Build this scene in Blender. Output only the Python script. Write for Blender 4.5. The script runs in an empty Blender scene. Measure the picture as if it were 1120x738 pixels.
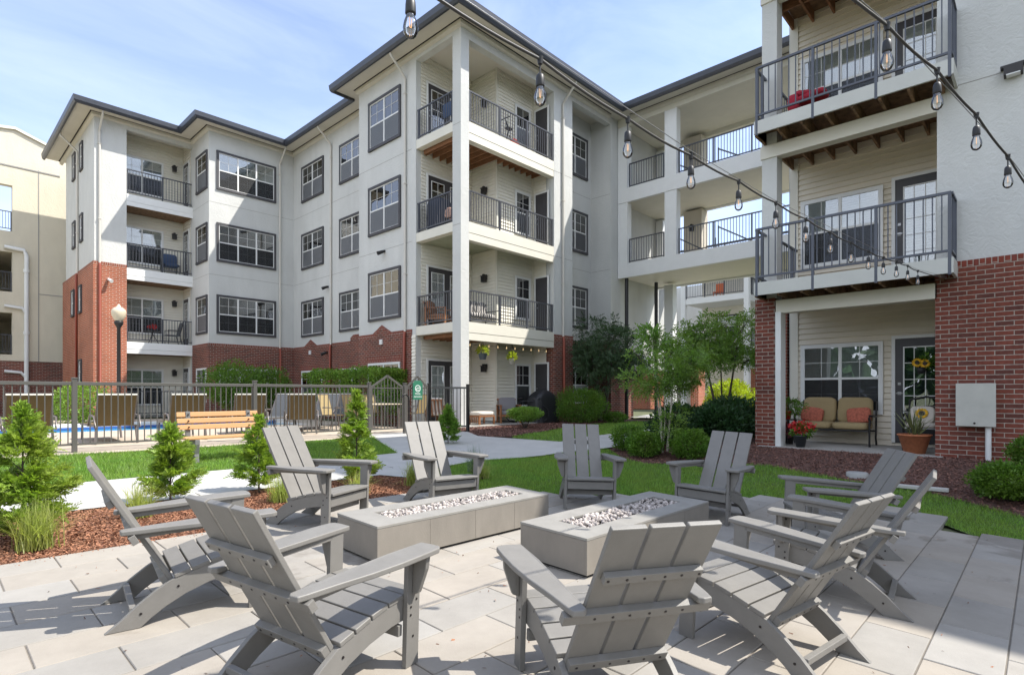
import bpy, bmesh, math, random
import numpy as np
from mathutils import Vector, Matrix, Quaternion
R = math.radians
random.seed(7)
rng = np.random.default_rng(11)
scene = bpy.context.scene
col = scene.collection

# ------------------------------------------------------------------ camera
cam_d = bpy.data.cameras.new('camera')
cam = bpy.data.objects.new('camera', cam_d)
col.objects.link(cam)
cam.location = (0, 0, 1.35)
cam.rotation_euler = (R(90), 0, R(43.39 - 90))
cam_d.sensor_width = 36
cam_d.lens = 617 / 1120 * 36
cam_d.shift_y = 61 / 1120
cam_d.clip_start = 0.05
cam_d.clip_end = 2000
scene.camera = cam
scene.render.resolution_x = 1024
scene.render.resolution_y = 674

# ------------------------------------------------------------------ light
SUN = Vector((.92, -1.0, 1.80)).normalized()
world = bpy.data.worlds.new('World')
scene.world = world
world.use_nodes = True
nt = world.node_tree
bg = nt.nodes['Background']
sky = nt.nodes.new('ShaderNodeTexSky')
sky.sky_type = 'NISHITA'
sky.sun_disc = False
sky.sun_elevation = math.asin(SUN.z)
sky.sun_rotation = math.atan2(SUN.x, SUN.y)
sky.air_density = 1.0
sky.dust_density = 1.0
sky.ozone_density = 1.4
# thin streaky cloud veil, a property of the sky itself
tcn = nt.nodes.new('ShaderNodeTexCoord')
mp = nt.nodes.new('ShaderNodeMapping')
mp.inputs['Scale'].default_value = (1.2, 2.6, 6.0)
mp.inputs['Rotation'].default_value = (0, 0, R(20))
nz = nt.nodes.new('ShaderNodeTexNoise')
nz.inputs['Scale'].default_value = 1.6
nz.inputs['Detail'].default_value = 7
nz.inputs['Roughness'].default_value = .58
nz.inputs['Distortion'].default_value = .5
cr = nt.nodes.new('ShaderNodeValToRGB')
cr.color_ramp.elements[0].position = .36
cr.color_ramp.elements[0].color = (.17, .17, .17, 1)
cr.color_ramp.elements[1].position = .76
cr.color_ramp.elements[1].color = (.36, .36, .36, 1)
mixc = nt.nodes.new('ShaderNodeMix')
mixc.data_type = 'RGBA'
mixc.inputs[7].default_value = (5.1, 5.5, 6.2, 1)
nt.links.new(tcn.outputs['Generated'], mp.inputs['Vector'])
nt.links.new(mp.outputs[0], nz.inputs['Vector'])
nt.links.new(nz.outputs[0], cr.inputs[0])
# the veil thickens towards the horizon
sep = nt.nodes.new('ShaderNodeSeparateXYZ')
nt.links.new(tcn.outputs['Generated'], sep.inputs[0])
hz_ = nt.nodes.new('ShaderNodeMapRange')
hz_.inputs['From Min'].default_value = .05
hz_.inputs['From Max'].default_value = .62
hz_.inputs['To Min'].default_value = .26
hz_.inputs['To Max'].default_value = -.04
nt.links.new(sep.outputs[2], hz_.inputs[0])
addv = nt.nodes.new('ShaderNodeMath')
addv.operation = 'ADD'
addv.use_clamp = True
nt.links.new(cr.outputs[0], addv.inputs[0])
nt.links.new(hz_.outputs[0], addv.inputs[1])
# extra unseen veil added behind the viewer as whiter fill light
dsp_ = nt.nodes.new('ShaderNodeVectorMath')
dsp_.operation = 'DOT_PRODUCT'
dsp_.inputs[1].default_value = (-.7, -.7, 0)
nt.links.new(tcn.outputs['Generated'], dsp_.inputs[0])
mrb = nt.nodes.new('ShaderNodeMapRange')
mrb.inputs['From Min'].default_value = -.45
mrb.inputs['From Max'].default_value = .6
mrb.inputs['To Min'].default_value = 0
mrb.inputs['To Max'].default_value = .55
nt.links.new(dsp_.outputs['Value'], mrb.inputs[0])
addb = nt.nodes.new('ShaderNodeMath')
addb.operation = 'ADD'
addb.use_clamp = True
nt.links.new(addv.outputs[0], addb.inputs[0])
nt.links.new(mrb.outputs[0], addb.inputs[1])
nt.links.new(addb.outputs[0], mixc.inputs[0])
tint = nt.nodes.new('ShaderNodeVectorMath')
tint.operation = 'MULTIPLY'
tint.inputs[1].default_value = (.55, .68, .90)
nt.links.new(sky.outputs[0], tint.inputs[0])
nt.links.new(tint.outputs[0], mixc.inputs[6])
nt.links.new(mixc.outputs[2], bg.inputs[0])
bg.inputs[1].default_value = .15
sl = bpy.data.lights.new('sun', 'SUN')
sl.energy = 3.7
sl.angle = R(.53)
sl.color = (1.0, .955, .88)
so = bpy.data.objects.new('sun', sl)
col.objects.link(so)
so.rotation_euler = SUN.to_track_quat('Z', 'Y').to_euler()
so.location = (20, -20, 40)
scene.view_settings.view_transform = 'Standard'
scene.view_settings.look = 'None'
scene.view_settings.exposure = 1.05
scene.view_settings.gamma = 1
scene.view_settings.use_curve_mapping = False
try:
    scene.cycles.max_bounces = 7
    scene.cycles.transparent_max_bounces = 16
except Exception:
    pass


# ------------------------------------------------------------------ terrain
def sm(a, b, x):
    t = max(0., min(1., (x - a) / (b - a)))
    return t * t * (3 - 2 * t)


def gz(X, Y):
    p = -.0059 * X + .0333 * max(-4, min(Y, 16)) - .0744
    w = max(sm(8.0, 11.3, X), sm(13, 20, Y))
    return p * (1 - w) + .33 * w


def inpoly(x, y, poly):
    c = False
    j = len(poly) - 1
    for i in range(len(poly)):
        xi, yi = poly[i]
        xj, yj = poly[j]
        if (yi > y) != (yj > y) and x < (xj - xi) * (y - yi) / (yj - yi) + xi:
            c = not c
        j = i
    return c


# ------------------------------------------------------------------ materials
_m = {}


def mat(name, color, rough=.7, metal=0., var=.0, scale=6., bump=0., bscale=40., spec=.5, coord='Object', stretch=None,
        emis=None, island=0.):
    if name in _m:
        return _m[name]
    m = bpy.data.materials.new(name)
    m.use_nodes = True
    n = m.node_tree
    L = n.links.new
    b = n.nodes['Principled BSDF']
    b.inputs['Base Color'].default_value = (*color, 1)
    b.inputs['Roughness'].default_value = rough
    b.inputs['Metallic'].default_value = metal
    b.inputs['Specular IOR Level'].default_value = spec
    tc = n.nodes.new('ShaderNodeTexCoord')
    mpn = n.nodes.new('ShaderNodeMapping')
    if stretch:
        mpn.inputs['Scale'].default_value = stretch
    L(tc.outputs[coord], mpn.inputs[0])
    if coord == 'World':
        pass
    last = None
    if var > 0:
        t = n.nodes.new('ShaderNodeTexNoise')
        t.inputs['Scale'].default_value = scale
        t.inputs['Detail'].default_value = 5
        t.inputs['Roughness'].default_value = .6
        L(mpn.outputs[0], t.inputs['Vector'])
        mr = n.nodes.new('ShaderNodeMapRange')
        mr.inputs['From Min'].default_value = .3
        mr.inputs['From Max'].default_value = .7
        mr.inputs['To Min'].default_value = 1 - var
        mr.inputs['To Max'].default_value = 1 + var
        L(t.outputs[0], mr.inputs[0])
        last = mr.outputs[0]
    if island > 0:
        g = n.nodes.new('ShaderNodeNewGeometry')
        mr2 = n.nodes.new('ShaderNodeMapRange')
        mr2.inputs['To Min'].default_value = 1 - island
        mr2.inputs['To Max'].default_value = 1 + island
        L(g.outputs['Random Per Island'], mr2.inputs[0])
        if last:
            mm = n.nodes.new('ShaderNodeMath')
            mm.operation = 'MULTIPLY'
            L(last, mm.inputs[0])
            L(mr2.outputs[0], mm.inputs[1])
            last = mm.outputs[0]
        else:
            last = mr2.outputs[0]
    if last:
        vm = n.nodes.new('ShaderNodeVectorMath')
        vm.operation = 'SCALE'
        vm.inputs[0].default_value = color
        L(last, vm.inputs['Scale'])
        L(vm.outputs[0], b.inputs['Base Color'])
    if bump > 0:
        t2 = n.nodes.new('ShaderNodeTexNoise')
        t2.inputs['Scale'].default_value = bscale
        t2.inputs['Detail'].default_value = 4
        L(mpn.outputs[0], t2.inputs['Vector'])
        bp = n.nodes.new('ShaderNodeBump')
        bp.inputs['Strength'].default_value = bump
        bp.inputs['Distance'].default_value = .02
        L(t2.outputs[0], bp.inputs['Height'])
        L(bp.outputs[0], b.inputs['Normal'])
    if emis:
        b.inputs['Emission Color'].default_value = (*emis[0], 1)
        b.inputs['Emission Strength'].default_value = emis[1]
    _m[name] = m
    return m


def stucco_mat(name, color):
    m = mat(name, color, rough=.9, spec=.2)
    n = m.node_tree
    L = n.links.new
    b = n.nodes['Principled BSDF']
    g = n.nodes.new('ShaderNodeNewGeometry')
    big = n.nodes.new('ShaderNodeTexNoise')
    big.inputs['Scale'].default_value = .45
    big.inputs['Detail'].default_value = 6
    big.inputs['Roughness'].default_value = .65
    L(g.outputs['Position'], big.inputs['Vector'])
    st = n.nodes.new('ShaderNodeMapping')
    st.inputs['Scale'].default_value = (2.2, 2.2, .7)
    L(g.outputs['Position'], st.inputs[0])
    streak = n.nodes.new('ShaderNodeTexNoise')
    streak.inputs['Scale'].default_value = 1.1
    streak.inputs['Detail'].default_value = 5
    L(st.outputs[0], streak.inputs['Vector'])
    ad = n.nodes.new('ShaderNodeMath')
    ad.operation = 'ADD'
    L(big.outputs[0], ad.inputs[0])
    L(streak.outputs[0], ad.inputs[1])
    mr = n.nodes.new('ShaderNodeMapRange')
    mr.inputs['From Min'].default_value = .7
    mr.inputs['From Max'].default_value = 1.3
    mr.inputs['To Min'].default_value = .93
    mr.inputs['To Max'].default_value = 1.05
    L(ad.outputs[0], mr.inputs[0])
    vm = n.nodes.new('ShaderNodeVectorMath')
    vm.operation = 'SCALE'
    vm.inputs[0].default_value = color
    L(mr.outputs[0], vm.inputs['Scale'])
    L(vm.outputs[0], b.inputs['Base Color'])
    tex = n.nodes.new('ShaderNodeTexNoise')
    tex.inputs['Scale'].default_value = 26
    tex.inputs['Detail'].default_value = 5
    tex.inputs['Roughness'].default_value = .7
    L(g.outputs['Position'], tex.inputs['Vector'])
    tr = n.nodes.new('ShaderNodeTexNoise')
    tr.inputs['Scale'].default_value = 5
    tr.inputs['Detail'].default_value = 2
    tr.inputs['Distortion'].default_value = 2.5
    L(g.outputs['Position'], tr.inputs['Vector'])
    a2 = n.nodes.new('ShaderNodeMath')
    a2.operation = 'MULTIPLY_ADD'
    a2.inputs[1].default_value = .6
    L(tex.outputs[0], a2.inputs[0])
    L(tr.outputs[0], a2.inputs[2])
    bp = n.nodes.new('ShaderNodeBump')
    bp.inputs['Strength'].default_value = .55
    bp.inputs['Distance'].default_value = .02
    L(a2.outputs[0], bp.inputs['Height'])
    L(bp.outputs[0], b.inputs['Normal'])
    return m


def brick_mat(name, c1, c2, mortar, soldier=False):
    m = mat(name, c1, rough=.85, spec=.25)
    n = m.node_tree
    L = n.links.new
    b = n.nodes['Principled BSDF']
    g = n.nodes.new('ShaderNodeNewGeometry')
    sx = n.nodes.new('ShaderNodeSeparateXYZ')
    L(g.outputs['Position'], sx.inputs[0])
    ad = n.nodes.new('ShaderNodeMath')
    ad.operation = 'ADD'
    L(sx.outputs[0], ad.inputs[0])
    L(sx.outputs[1], ad.inputs[1])
    cx = n.nodes.new('ShaderNodeCombineXYZ')
    if soldier:
        L(ad.outputs[0], cx.inputs[1])
        L(sx.outputs[2], cx.inputs[0])
    else:
        L(ad.outputs[0], cx.inputs[0])
        L(sx.outputs[2], cx.inputs[1])
    bt = n.nodes.new('ShaderNodeTexBrick')
    bt.inputs['Scale'].default_value = 1
    bt.inputs['Brick Width'].default_value = .225
    bt.inputs['Row Height'].default_value = .0745
    bt.inputs['Mortar Size'].default_value = .0062
    bt.inputs['Mortar Smooth'].default_value = .15
    bt.inputs['Bias'].default_value = -.4
    bt.inputs['Color1'].default_value = (*c1, 1)
    bt.inputs['Color2'].default_value = (*c2, 1)
    bt.inputs['Mortar'].default_value = (*mortar, 1)
    L(cx.outputs[0], bt.inputs['Vector'])
    ns = n.nodes.new('ShaderNodeTexNoise')
    ns.inputs['Scale'].default_value = 22
    ns.inputs['Detail'].default_value = 5
    L(g.outputs['Position'], ns.inputs['Vector'])
    ns2 = n.nodes.new('ShaderNodeTexNoise')
    ns2.inputs['Scale'].default_value = .8
    ns2.inputs['Detail'].default_value = 3
    L(g.outputs['Position'], ns2.inputs['Vector'])
    a3 = n.nodes.new('ShaderNodeMath')
    a3.operation = 'ADD'
    L(ns.outputs[0], a3.inputs[0])
    L(ns2.outputs[0], a3.inputs[1])
    mr = n.nodes.new('ShaderNodeMapRange')
    mr.inputs['From Min'].default_value = .6
    mr.inputs['From Max'].default_value = 1.4
    mr.inputs['To Min'].default_value = .7
    mr.inputs['To Max'].default_value = 1.3
    L(a3.outputs[0], mr.inputs[0])
    vm = n.nodes.new('ShaderNodeVectorMath')
    vm.operation = 'SCALE'
    L(bt.outputs['Color'], vm.inputs[0])
    L(mr.outputs[0], vm.inputs['Scale'])
    L(vm.outputs[0], b.inputs['Base Color'])
    bp = n.nodes.new('ShaderNodeBump')
    bp.invert = True
    bp.inputs['Strength'].default_value = .7
    bp.inputs['Distance'].default_value = .01
    mx = n.nodes.new('ShaderNodeMath')
    mx.operation = 'MULTIPLY_ADD'
    mx.inputs[1].default_value = -.25
    L(ns.outputs[0], mx.inputs[0])
    L(bt.outputs['Fac'], mx.inputs[2])
    L(mx.outputs[0], bp.inputs['Height'])
    L(bp.outputs[0], b.inputs['Normal'])
    return m


def leaf_mat(name, color, trans=.35, rough=.5, var=.35):
    if name in _m:
        return _m[name]
    m = bpy.data.materials.new(name)
    m.use_nodes = True
    n = m.node_tree
    L = n.links.new
    b = n.nodes['Principled BSDF']
    out = n.nodes['Material Output']
    b.inputs['Roughness'].default_value = rough
    b.inputs['Specular IOR Level'].default_value = .35
    g = n.nodes.new('ShaderNodeNewGeometry')
    hs = n.nodes.new('ShaderNodeHueSaturation')
    hs.inputs['Color'].default_value = (*color, 1)
    mr = n.nodes.new('ShaderNodeMapRange')
    mr.inputs['To Min'].default_value = 1 - var
    mr.inputs['To Max'].default_value = 1 + var
    L(g.outputs['Random Per Island'], mr.inputs[0])
    ns = n.nodes.new('ShaderNodeTexNoise')
    ns.inputs['Scale'].default_value = 2.2
    ns.inputs['Detail'].default_value = 2
    L(g.outputs['Position'], ns.inputs['Vector'])
    mrh = n.nodes.new('ShaderNodeMapRange')
    mrh.inputs['From Min'].default_value = .3
    mrh.inputs['From Max'].default_value = .7
    mrh.inputs['To Min'].default_value = .485
    mrh.inputs['To Max'].default_value = .512
    L(ns.outputs[0], mrh.inputs[0])
    L(mrh.outputs[0], hs.inputs['Hue'])
    L(mr.outputs[0], hs.inputs['Value'])
    L(hs.outputs[0], b.inputs['Base Color'])
    tl = n.nodes.new('ShaderNodeBsdfTranslucent')
    mul = n.nodes.new('ShaderNodeMix')
    mul.data_type = 'RGBA'
    mul.blend_type = 'MULTIPLY'
    mul.inputs[0].default_value = 1
    mul.inputs[7].default_value = (1.5, 1.7, .7, 1)
    L(hs.outputs[0], mul.inputs[6])
    L(mul.outputs[2], tl.inputs[0])
    mx = n.nodes.new('ShaderNodeMixShader')
    mx.inputs[0].default_value = trans
    L(b.outputs[0], mx.inputs[1])
    L(tl.outputs[0], mx.inputs[2])
    L(mx.outputs[0], out.inputs[0])
    _m[name] = m
    return m


def glass_mat(name, refl=.12, tint=(1, 1, 1), rough=.0):
    if name in _m:
        return _m[name]
    m = bpy.data.materials.new(name)
    m.use_nodes = True
    n = m.node_tree
    L = n.links.new
    out = n.nodes['Material Output']
    n.nodes.remove(n.nodes['Principled BSDF'])
    tr = n.nodes.new('ShaderNodeBsdfTransparent')
    tr.inputs[0].default_value = (*tint, 1)
    gl = n.nodes.new('ShaderNodeBsdfGlossy')
    gl.inputs['Roughness'].default_value = rough
    fr = n.nodes.new('ShaderNodeFresnel')
    fr.inputs['IOR'].default_value = 1.5
    ad = n.nodes.new('ShaderNodeMath')
    ad.operation = 'ADD'
    ad.use_clamp = True
    ad.inputs[1].default_value = refl
    tcc = n.nodes.new('ShaderNodeNewGeometry')
    w = n.nodes.new('ShaderNodeTexNoise')
    w.inputs['Scale'].default_value = 1.3
    w.inputs['Detail'].default_value = 1
    L(tcc.outputs['Position'], w.inputs['Vector'])
    bp = n.nodes.new('ShaderNodeBump')
    bp.inputs['Strength'].default_value = .07
    bp.inputs['Distance'].default_value = .1
    L(w.outputs[0], bp.inputs['Height'])
    L(bp.outputs[0], gl.inputs['Normal'])
    L(fr.outputs[0], ad.inputs[0])
    mx = n.nodes.new('ShaderNodeMixShader')
    L(ad.outputs[0], mx.inputs[0])
    L(tr.outputs[0], mx.inputs[1])
    L(gl.outputs[0], mx.inputs[2])
    L(mx.outputs[0], out.inputs[0])
    _m[name] = m
    return m


def blind_mat():
    m = mat('blind_slats', (.74, .74, .70), rough=.7)
    n = m.node_tree
    L = n.links.new
    b = n.nodes['Principled BSDF']
    g = n.nodes.new('ShaderNodeNewGeometry')
    sx = n.nodes.new('ShaderNodeSeparateXYZ')
    L(g.outputs['Position'], sx.inputs[0])
    w = n.nodes.new('ShaderNodeMath')
    w.operation = 'MULTIPLY'
    w.inputs[1].default_value = 2 * math.pi / .05
    L(sx.outputs[2], w.inputs[0])
    s = n.nodes.new('ShaderNodeMath')
    s.operation = 'SINE'
    L(w.outputs[0], s.inputs[0])
    bp = n.nodes.new('ShaderNodeBump')
    bp.inputs['Strength'].default_value = .3
    bp.inputs['Distance'].default_value = .01
    L(s.outputs[0], bp.inputs['Height'])
    L(bp.outputs[0], b.inputs['Normal'])
    return m


def paver_mat():
    m = mat('paver_concrete', (.5, .47, .43), rough=.85, spec=.25)
    n = m.node_tree
    L = n.links.new
    b = n.nodes['Principled BSDF']
    g = n.nodes.new('ShaderNodeNewGeometry')
    ramp = n.nodes.new('ShaderNodeValToRGB')
    e = ramp.color_ramp.elements
    e[0].color = (.285, .27, .245, 1)
    e[1].color = (.325, .31, .285, 1)
    x = ramp.color_ramp.elements.new(.5)
    x.color = (.325, .29, .245, 1)
    L(g.outputs['Random Per Island'], ramp.inputs[0])
    ns = n.nodes.new('ShaderNodeTexNoise')
    ns.inputs['Scale'].default_value = 2.3
    ns.inputs['Detail'].default_value = 8
    ns.inputs['Roughness'].default_value = .7
    L(g.outputs['Position'], ns.inputs['Vector'])
    mr = n.nodes.new('ShaderNodeMapRange')
    mr.inputs['From Min'].default_value = .3
    mr.inputs['From Max'].default_value = .7
    mr.inputs['To Min'].default_value = .86
    mr.inputs['To Max'].default_value = 1.08
    L(ns.outputs[0], mr.inputs[0])
    # damp patches left by rain, irregular
    st = n.nodes.new('ShaderNodeTexNoise')
    st.inputs['Scale'].default_value = .75
    st.inputs['Detail'].default_value = 9
    st.inputs['Roughness'].default_value = .62
    st.inputs['Distortion'].default_value = .6
    L(g.outputs['Position'], st.inputs['Vector'])
    sr = n.nodes.new('ShaderNodeValToRGB')
    sr.color_ramp.elements[0].position = .60
    sr.color_ramp.elements[0].color = (1, 1, 1, 1)
    sr.color_ramp.elements[1].position = .65
    sr.color_ramp.elements[1].color = (.72, .70, .68, 1)
    L(st.outputs[0], sr.inputs[0])
    vm = n.nodes.new('ShaderNodeVectorMath')
    vm.operation = 'SCALE'
    L(ramp.outputs[0], vm.inputs[0])
    L(mr.outputs[0], vm.inputs['Scale'])
    v2 = n.nodes.new('ShaderNodeVectorMath')
    v2.operation = 'MULTIPLY'
    L(vm.outputs[0], v2.inputs[0])
    L(sr.outputs[0], v2.inputs[1])
    L(v2.outputs[0], b.inputs['Base Color'])
    f = n.nodes.new('ShaderNodeTexNoise')
    f.inputs['Scale'].default_value = 120
    f.inputs['Detail'].default_value = 3
    L(g.outputs['Position'], f.inputs['Vector'])
    bp = n.nodes.new('ShaderNodeBump')
    bp.inputs['Strength'].default_value = .35
    bp.inputs['Distance'].default_value = .004
    L(f.outputs[0], bp.inputs['Height'])
    L(bp.outputs[0], b.inputs['Normal'])
    return m


STUCCO = stucco_mat('stucco_grey', (.56, .56, .535))
STUCCO_T = stucco_mat('stucco_tan', (.55, .50, .42))
STUCCO_G = stucco_mat('stucco_garage', (.62, .565, .45))
BRICK = brick_mat('brick_red', (.185, .054, .036), (.065, .034, .03), (.36, .31, .26))
BRICK_S = brick_mat('brick_soldier', (.21, .05, .032), (.14, .04, .032), (.38, .32, .27), True)
BRICK_L = brick_mat('brick_sun_orange', (.34, .10, .05), (.24, .075, .04), (.46, .40, .33))  # red brick turned lighter and more orange: sunlight put into its colour
BRICK_LS = brick_mat('brick_sun_orange_soldier', (.27, .08, .045), (.2, .06, .04), (.46, .40, .33), True)
SIDING = mat('siding_cream', (.74, .705, .61), rough=.6, var=.04, scale=1.5, coord='Object')
SIDINGR = mat('siding_tan', (.72, .65, .53), rough=.6, var=.04, scale=1.5)
CREAM = mat('cream_trim', (.66, .63, .54), rough=.6, var=.04, scale=2)
WHITE = mat('white_paint', (.72, .72, .70), rough=.45, var=.03, scale=3)
TRIM = mat('trim_charcoal', (.055, .053, .058), rough=.6, var=.12, scale=5)
GUT = mat('gutter_slate', (.042, .046, .058), rough=.42, var=.15, scale=2, spec=.5)
SOFF = mat('soffit_beige', (.62, .585, .51), rough=.7, var=.03, scale=2)
DARKV = mat('vent_dark', (.03, .022, .02), rough=.8)
ROOF = mat('roof_shingle', (.07, .07, .075), rough=.9, var=.3, scale=12)
DSP = mat('downspout_beige', (.56, .53, .47), rough=.45)
DSPB = mat('downspout_brick', (.27, .062, .035), rough=.5)
DOOR = mat('door_charcoal', (.045, .042, .045), rough=.45, var=.1, scale=3)
RAIL = mat('rail_dark', (.055, .058, .068), rough=.42, var=.12, scale=6)
RAILB = mat('rail_grey', (.07, .078, .10), rough=.38, var=.12, scale=6)
WOODJ = mat('joist_wood', (.22, .10, .045), rough=.8, var=.35, scale=5, stretch=(1, 1, 6), bump=.3)
WOODD = mat('joist_dark', (.20, .12, .065), rough=.85, var=.5, scale=7, bump=.3)
GLASS = glass_mat('window_glass', .18, (.84, .87, .88))
SCREEN = glass_mat('screen_mesh', .0, (.50, .51, .53), .6)
ROOM = mat('room_shade', (.030, .032, .038), rough=.8, var=.4, scale=3)  # shade of the unlit rooms, painted as a flat dark sheet
BLIND = blind_mat()
CURT = mat('curtain_pale', (.64, .63, .58), rough=.8, var=.12, scale=9, stretch=(6, 6, .4))
CONC = mat('concrete_path', (.43, .42, .395), rough=.85, var=.08, scale=2.4, bump=.15, bscale=60, coord='Object')
CONCT = mat('concrete_deck', (.44, .37, .29), rough=.85, var=.08, scale=2.4, bump=.15, bscale=60)
SLABM = mat('concrete_porch', (.36, .34, .31), rough=.85, var=.12, scale=4, bump=.15)
PAVER = paver_mat()
JOINT = mat('joint_sand', (.17, .15, .125), rough=.95, var=.2, scale=20)
SOIL = mat('ground_soil', (.10, .11, .05), rough=.95, var=.3, scale=1.2)
TURF = mat('turf_base', (.09, .14, .035), rough=.95, var=.35, scale=5, bump=.4, bscale=90)
MULR = mat('mulch_bark', (.20, .085, .05), rough=.95, var=.35, scale=9, bump=.8, bscale=60)
MULD = mat('mulch_wine', (.115, .06, .048), rough=.95, var=.35, scale=9, bump=.8, bscale=60)
CHIPR = mat('chip_bark', (.27, .125, .07), rough=.9, island=.6)
CHIPD = mat('chip_wine', (.17, .085, .065), rough=.9, island=.6)
CHAIR = mat('chair_lumber', (.192, .183, .168), rough=.48, var=.07, scale=9, stretch=(1, 1, 1), bump=.06, bscale=150, spec=.35)
BOLT = mat('bolt_dark', (.035, .03, .03), rough=.4, metal=.6)
PITM = mat('pit_concrete', (.22, .198, .168), rough=.72, var=.10, scale=3.2, stretch=(2, 2, .8), bump=.08, bscale=60)
PITT = mat('pit_top', (.25, .238, .215), rough=.7, var=.10, scale=5, bump=.08, bscale=60)
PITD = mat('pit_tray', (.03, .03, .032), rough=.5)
PEB = mat('pebble', (.40, .355, .325), rough=.8, island=.42)
FENCE = mat('fence_taupe', (.09, .085, .077), rough=.45, var=.06, scale=5)
SLING = mat('sling_brown', (.14, .095, .038), rough=.8, var=.08, scale=30)
SLINGG = mat('sling_grey', (.10, .105, .11), rough=.8, var=.08, scale=30)
ALU = mat('lounger_frame', (.16, .14, .13), rough=.35, metal=.3)
WHTE = mat('white_binding', (.7, .68, .62), rough=.6)
WOODB = mat('bench_wood', (.50, .27, .115), rough=.55, var=.12, scale=4, stretch=(.3, 3, 8))
IRON = mat('cast_metal', (.17, .17, .165), rough=.5, metal=.2)
BLACK = mat('black_rubber', (.018, .018, .02), rough=.5)
DKMET = mat('dark_metal', (.03, .028, .028), rough=.4, metal=.4)
TEAK = mat('teak', (.26, .11, .045), rough=.55, var=.2, scale=6, stretch=(1, 1, 4))
CUSHG = mat('cushion_grey', (.20, .19, .20), rough=.9)
CUSHW = mat('cushion_white', (.66, .6, .52), rough=.9)
CUSHT = mat('cushion_tan', (.34, .255, .13), rough=.9, var=.06, scale=40)
CORAL = mat('pillow_coral', (.42, .12, .075), rough=.9, var=.35, scale=26)
WATER = mat('pool_water', (.03, .30, .46), rough=.12, spec=.3, bump=.12, bscale=8)
TERRA = mat('terracotta', (.46, .16, .07), rough=.75, var=.15, scale=20)
POTR = mat('pot_red', (.55, .03, .02), rough=.4)
POTD = mat('pot_dark', (.03, .035, .04), rough=.4)
POTB = mat('pot_blue', (.09, .12, .16), rough=.5)
PETR = mat('petal_red', (.5, .02, .02), rough=.6, island=.3)
PETY = mat('petal_yellow', (.75, .42, .02), rough=.6, island=.2)
FABR = mat('red_cloth', (.35, .02, .04), rough=.9, var=.3, scale=12)
BLUE = mat('blue_cloth', (.04, .07, .14), rough=.8)
SIGNG = mat('sign_green', (.035, .17, .10), rough=.4)
SIGNW = mat('sign_white', (.75, .78, .75), rough=.4)
ORNG = mat('orange_plastic', (.60, .14, .04), rough=.6)
BARKW = mat('birch_bark', (.50, .45, .38), rough=.8, var=.35, scale=10, stretch=(1, 1, 5))
BARKD = mat('dark_bark', (.07, .05, .04), rough=.9, var=.3, scale=15)
LAMPG = mat('lamp_globe', (.60, .52, .38), rough=.3)
BOXW = mat('box_enamel', (.47, .46, .41), rough=.5, var=.08, scale=4)
BULB = glass_mat('bulb_glass', .10, (.97, .97, .97), .03)
FIL = mat('filament', (.9, .45, .12), rough=.4, emis=((1., .55, .25), .3))
CABLE = mat('cable_black', (.035, .033, .032), rough=.5)
STEEL = mat('wire_steel', (.3, .3, .3), rough=.35, metal=.8)
LIDM = mat('manhole_cover', (.32, .32, .31), rough=.8, var=.1, scale=12)
L_ARB = leaf_mat('leaf_arborvitae', (.22, .31, .05), .35)
L_BOX = leaf_mat('leaf_boxwood', (.10, .19, .025), .3)
L_SUN = leaf_mat('leaf_hedge', (.16, .27, .045), .3)
L_DRK = leaf_mat('leaf_dark', (.05, .09, .04), .15)
L_BIR = leaf_mat('leaf_birch', (.145, .24, .05), .4)
L_YEL = leaf_mat('leaf_gold', (.30, .34, .03), .4)
L_RHO = leaf_mat('leaf_rhodo', (.03, .075, .025), .2)
L_TUF = leaf_mat('leaf_tuft', (.33, .36, .12), .4)
L_FES = leaf_mat('leaf_fescue', (.13, .19, .12), .3)
L_GRS = leaf_mat('grass_blade', (.19, .30, .065), .45, var=.45)


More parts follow.
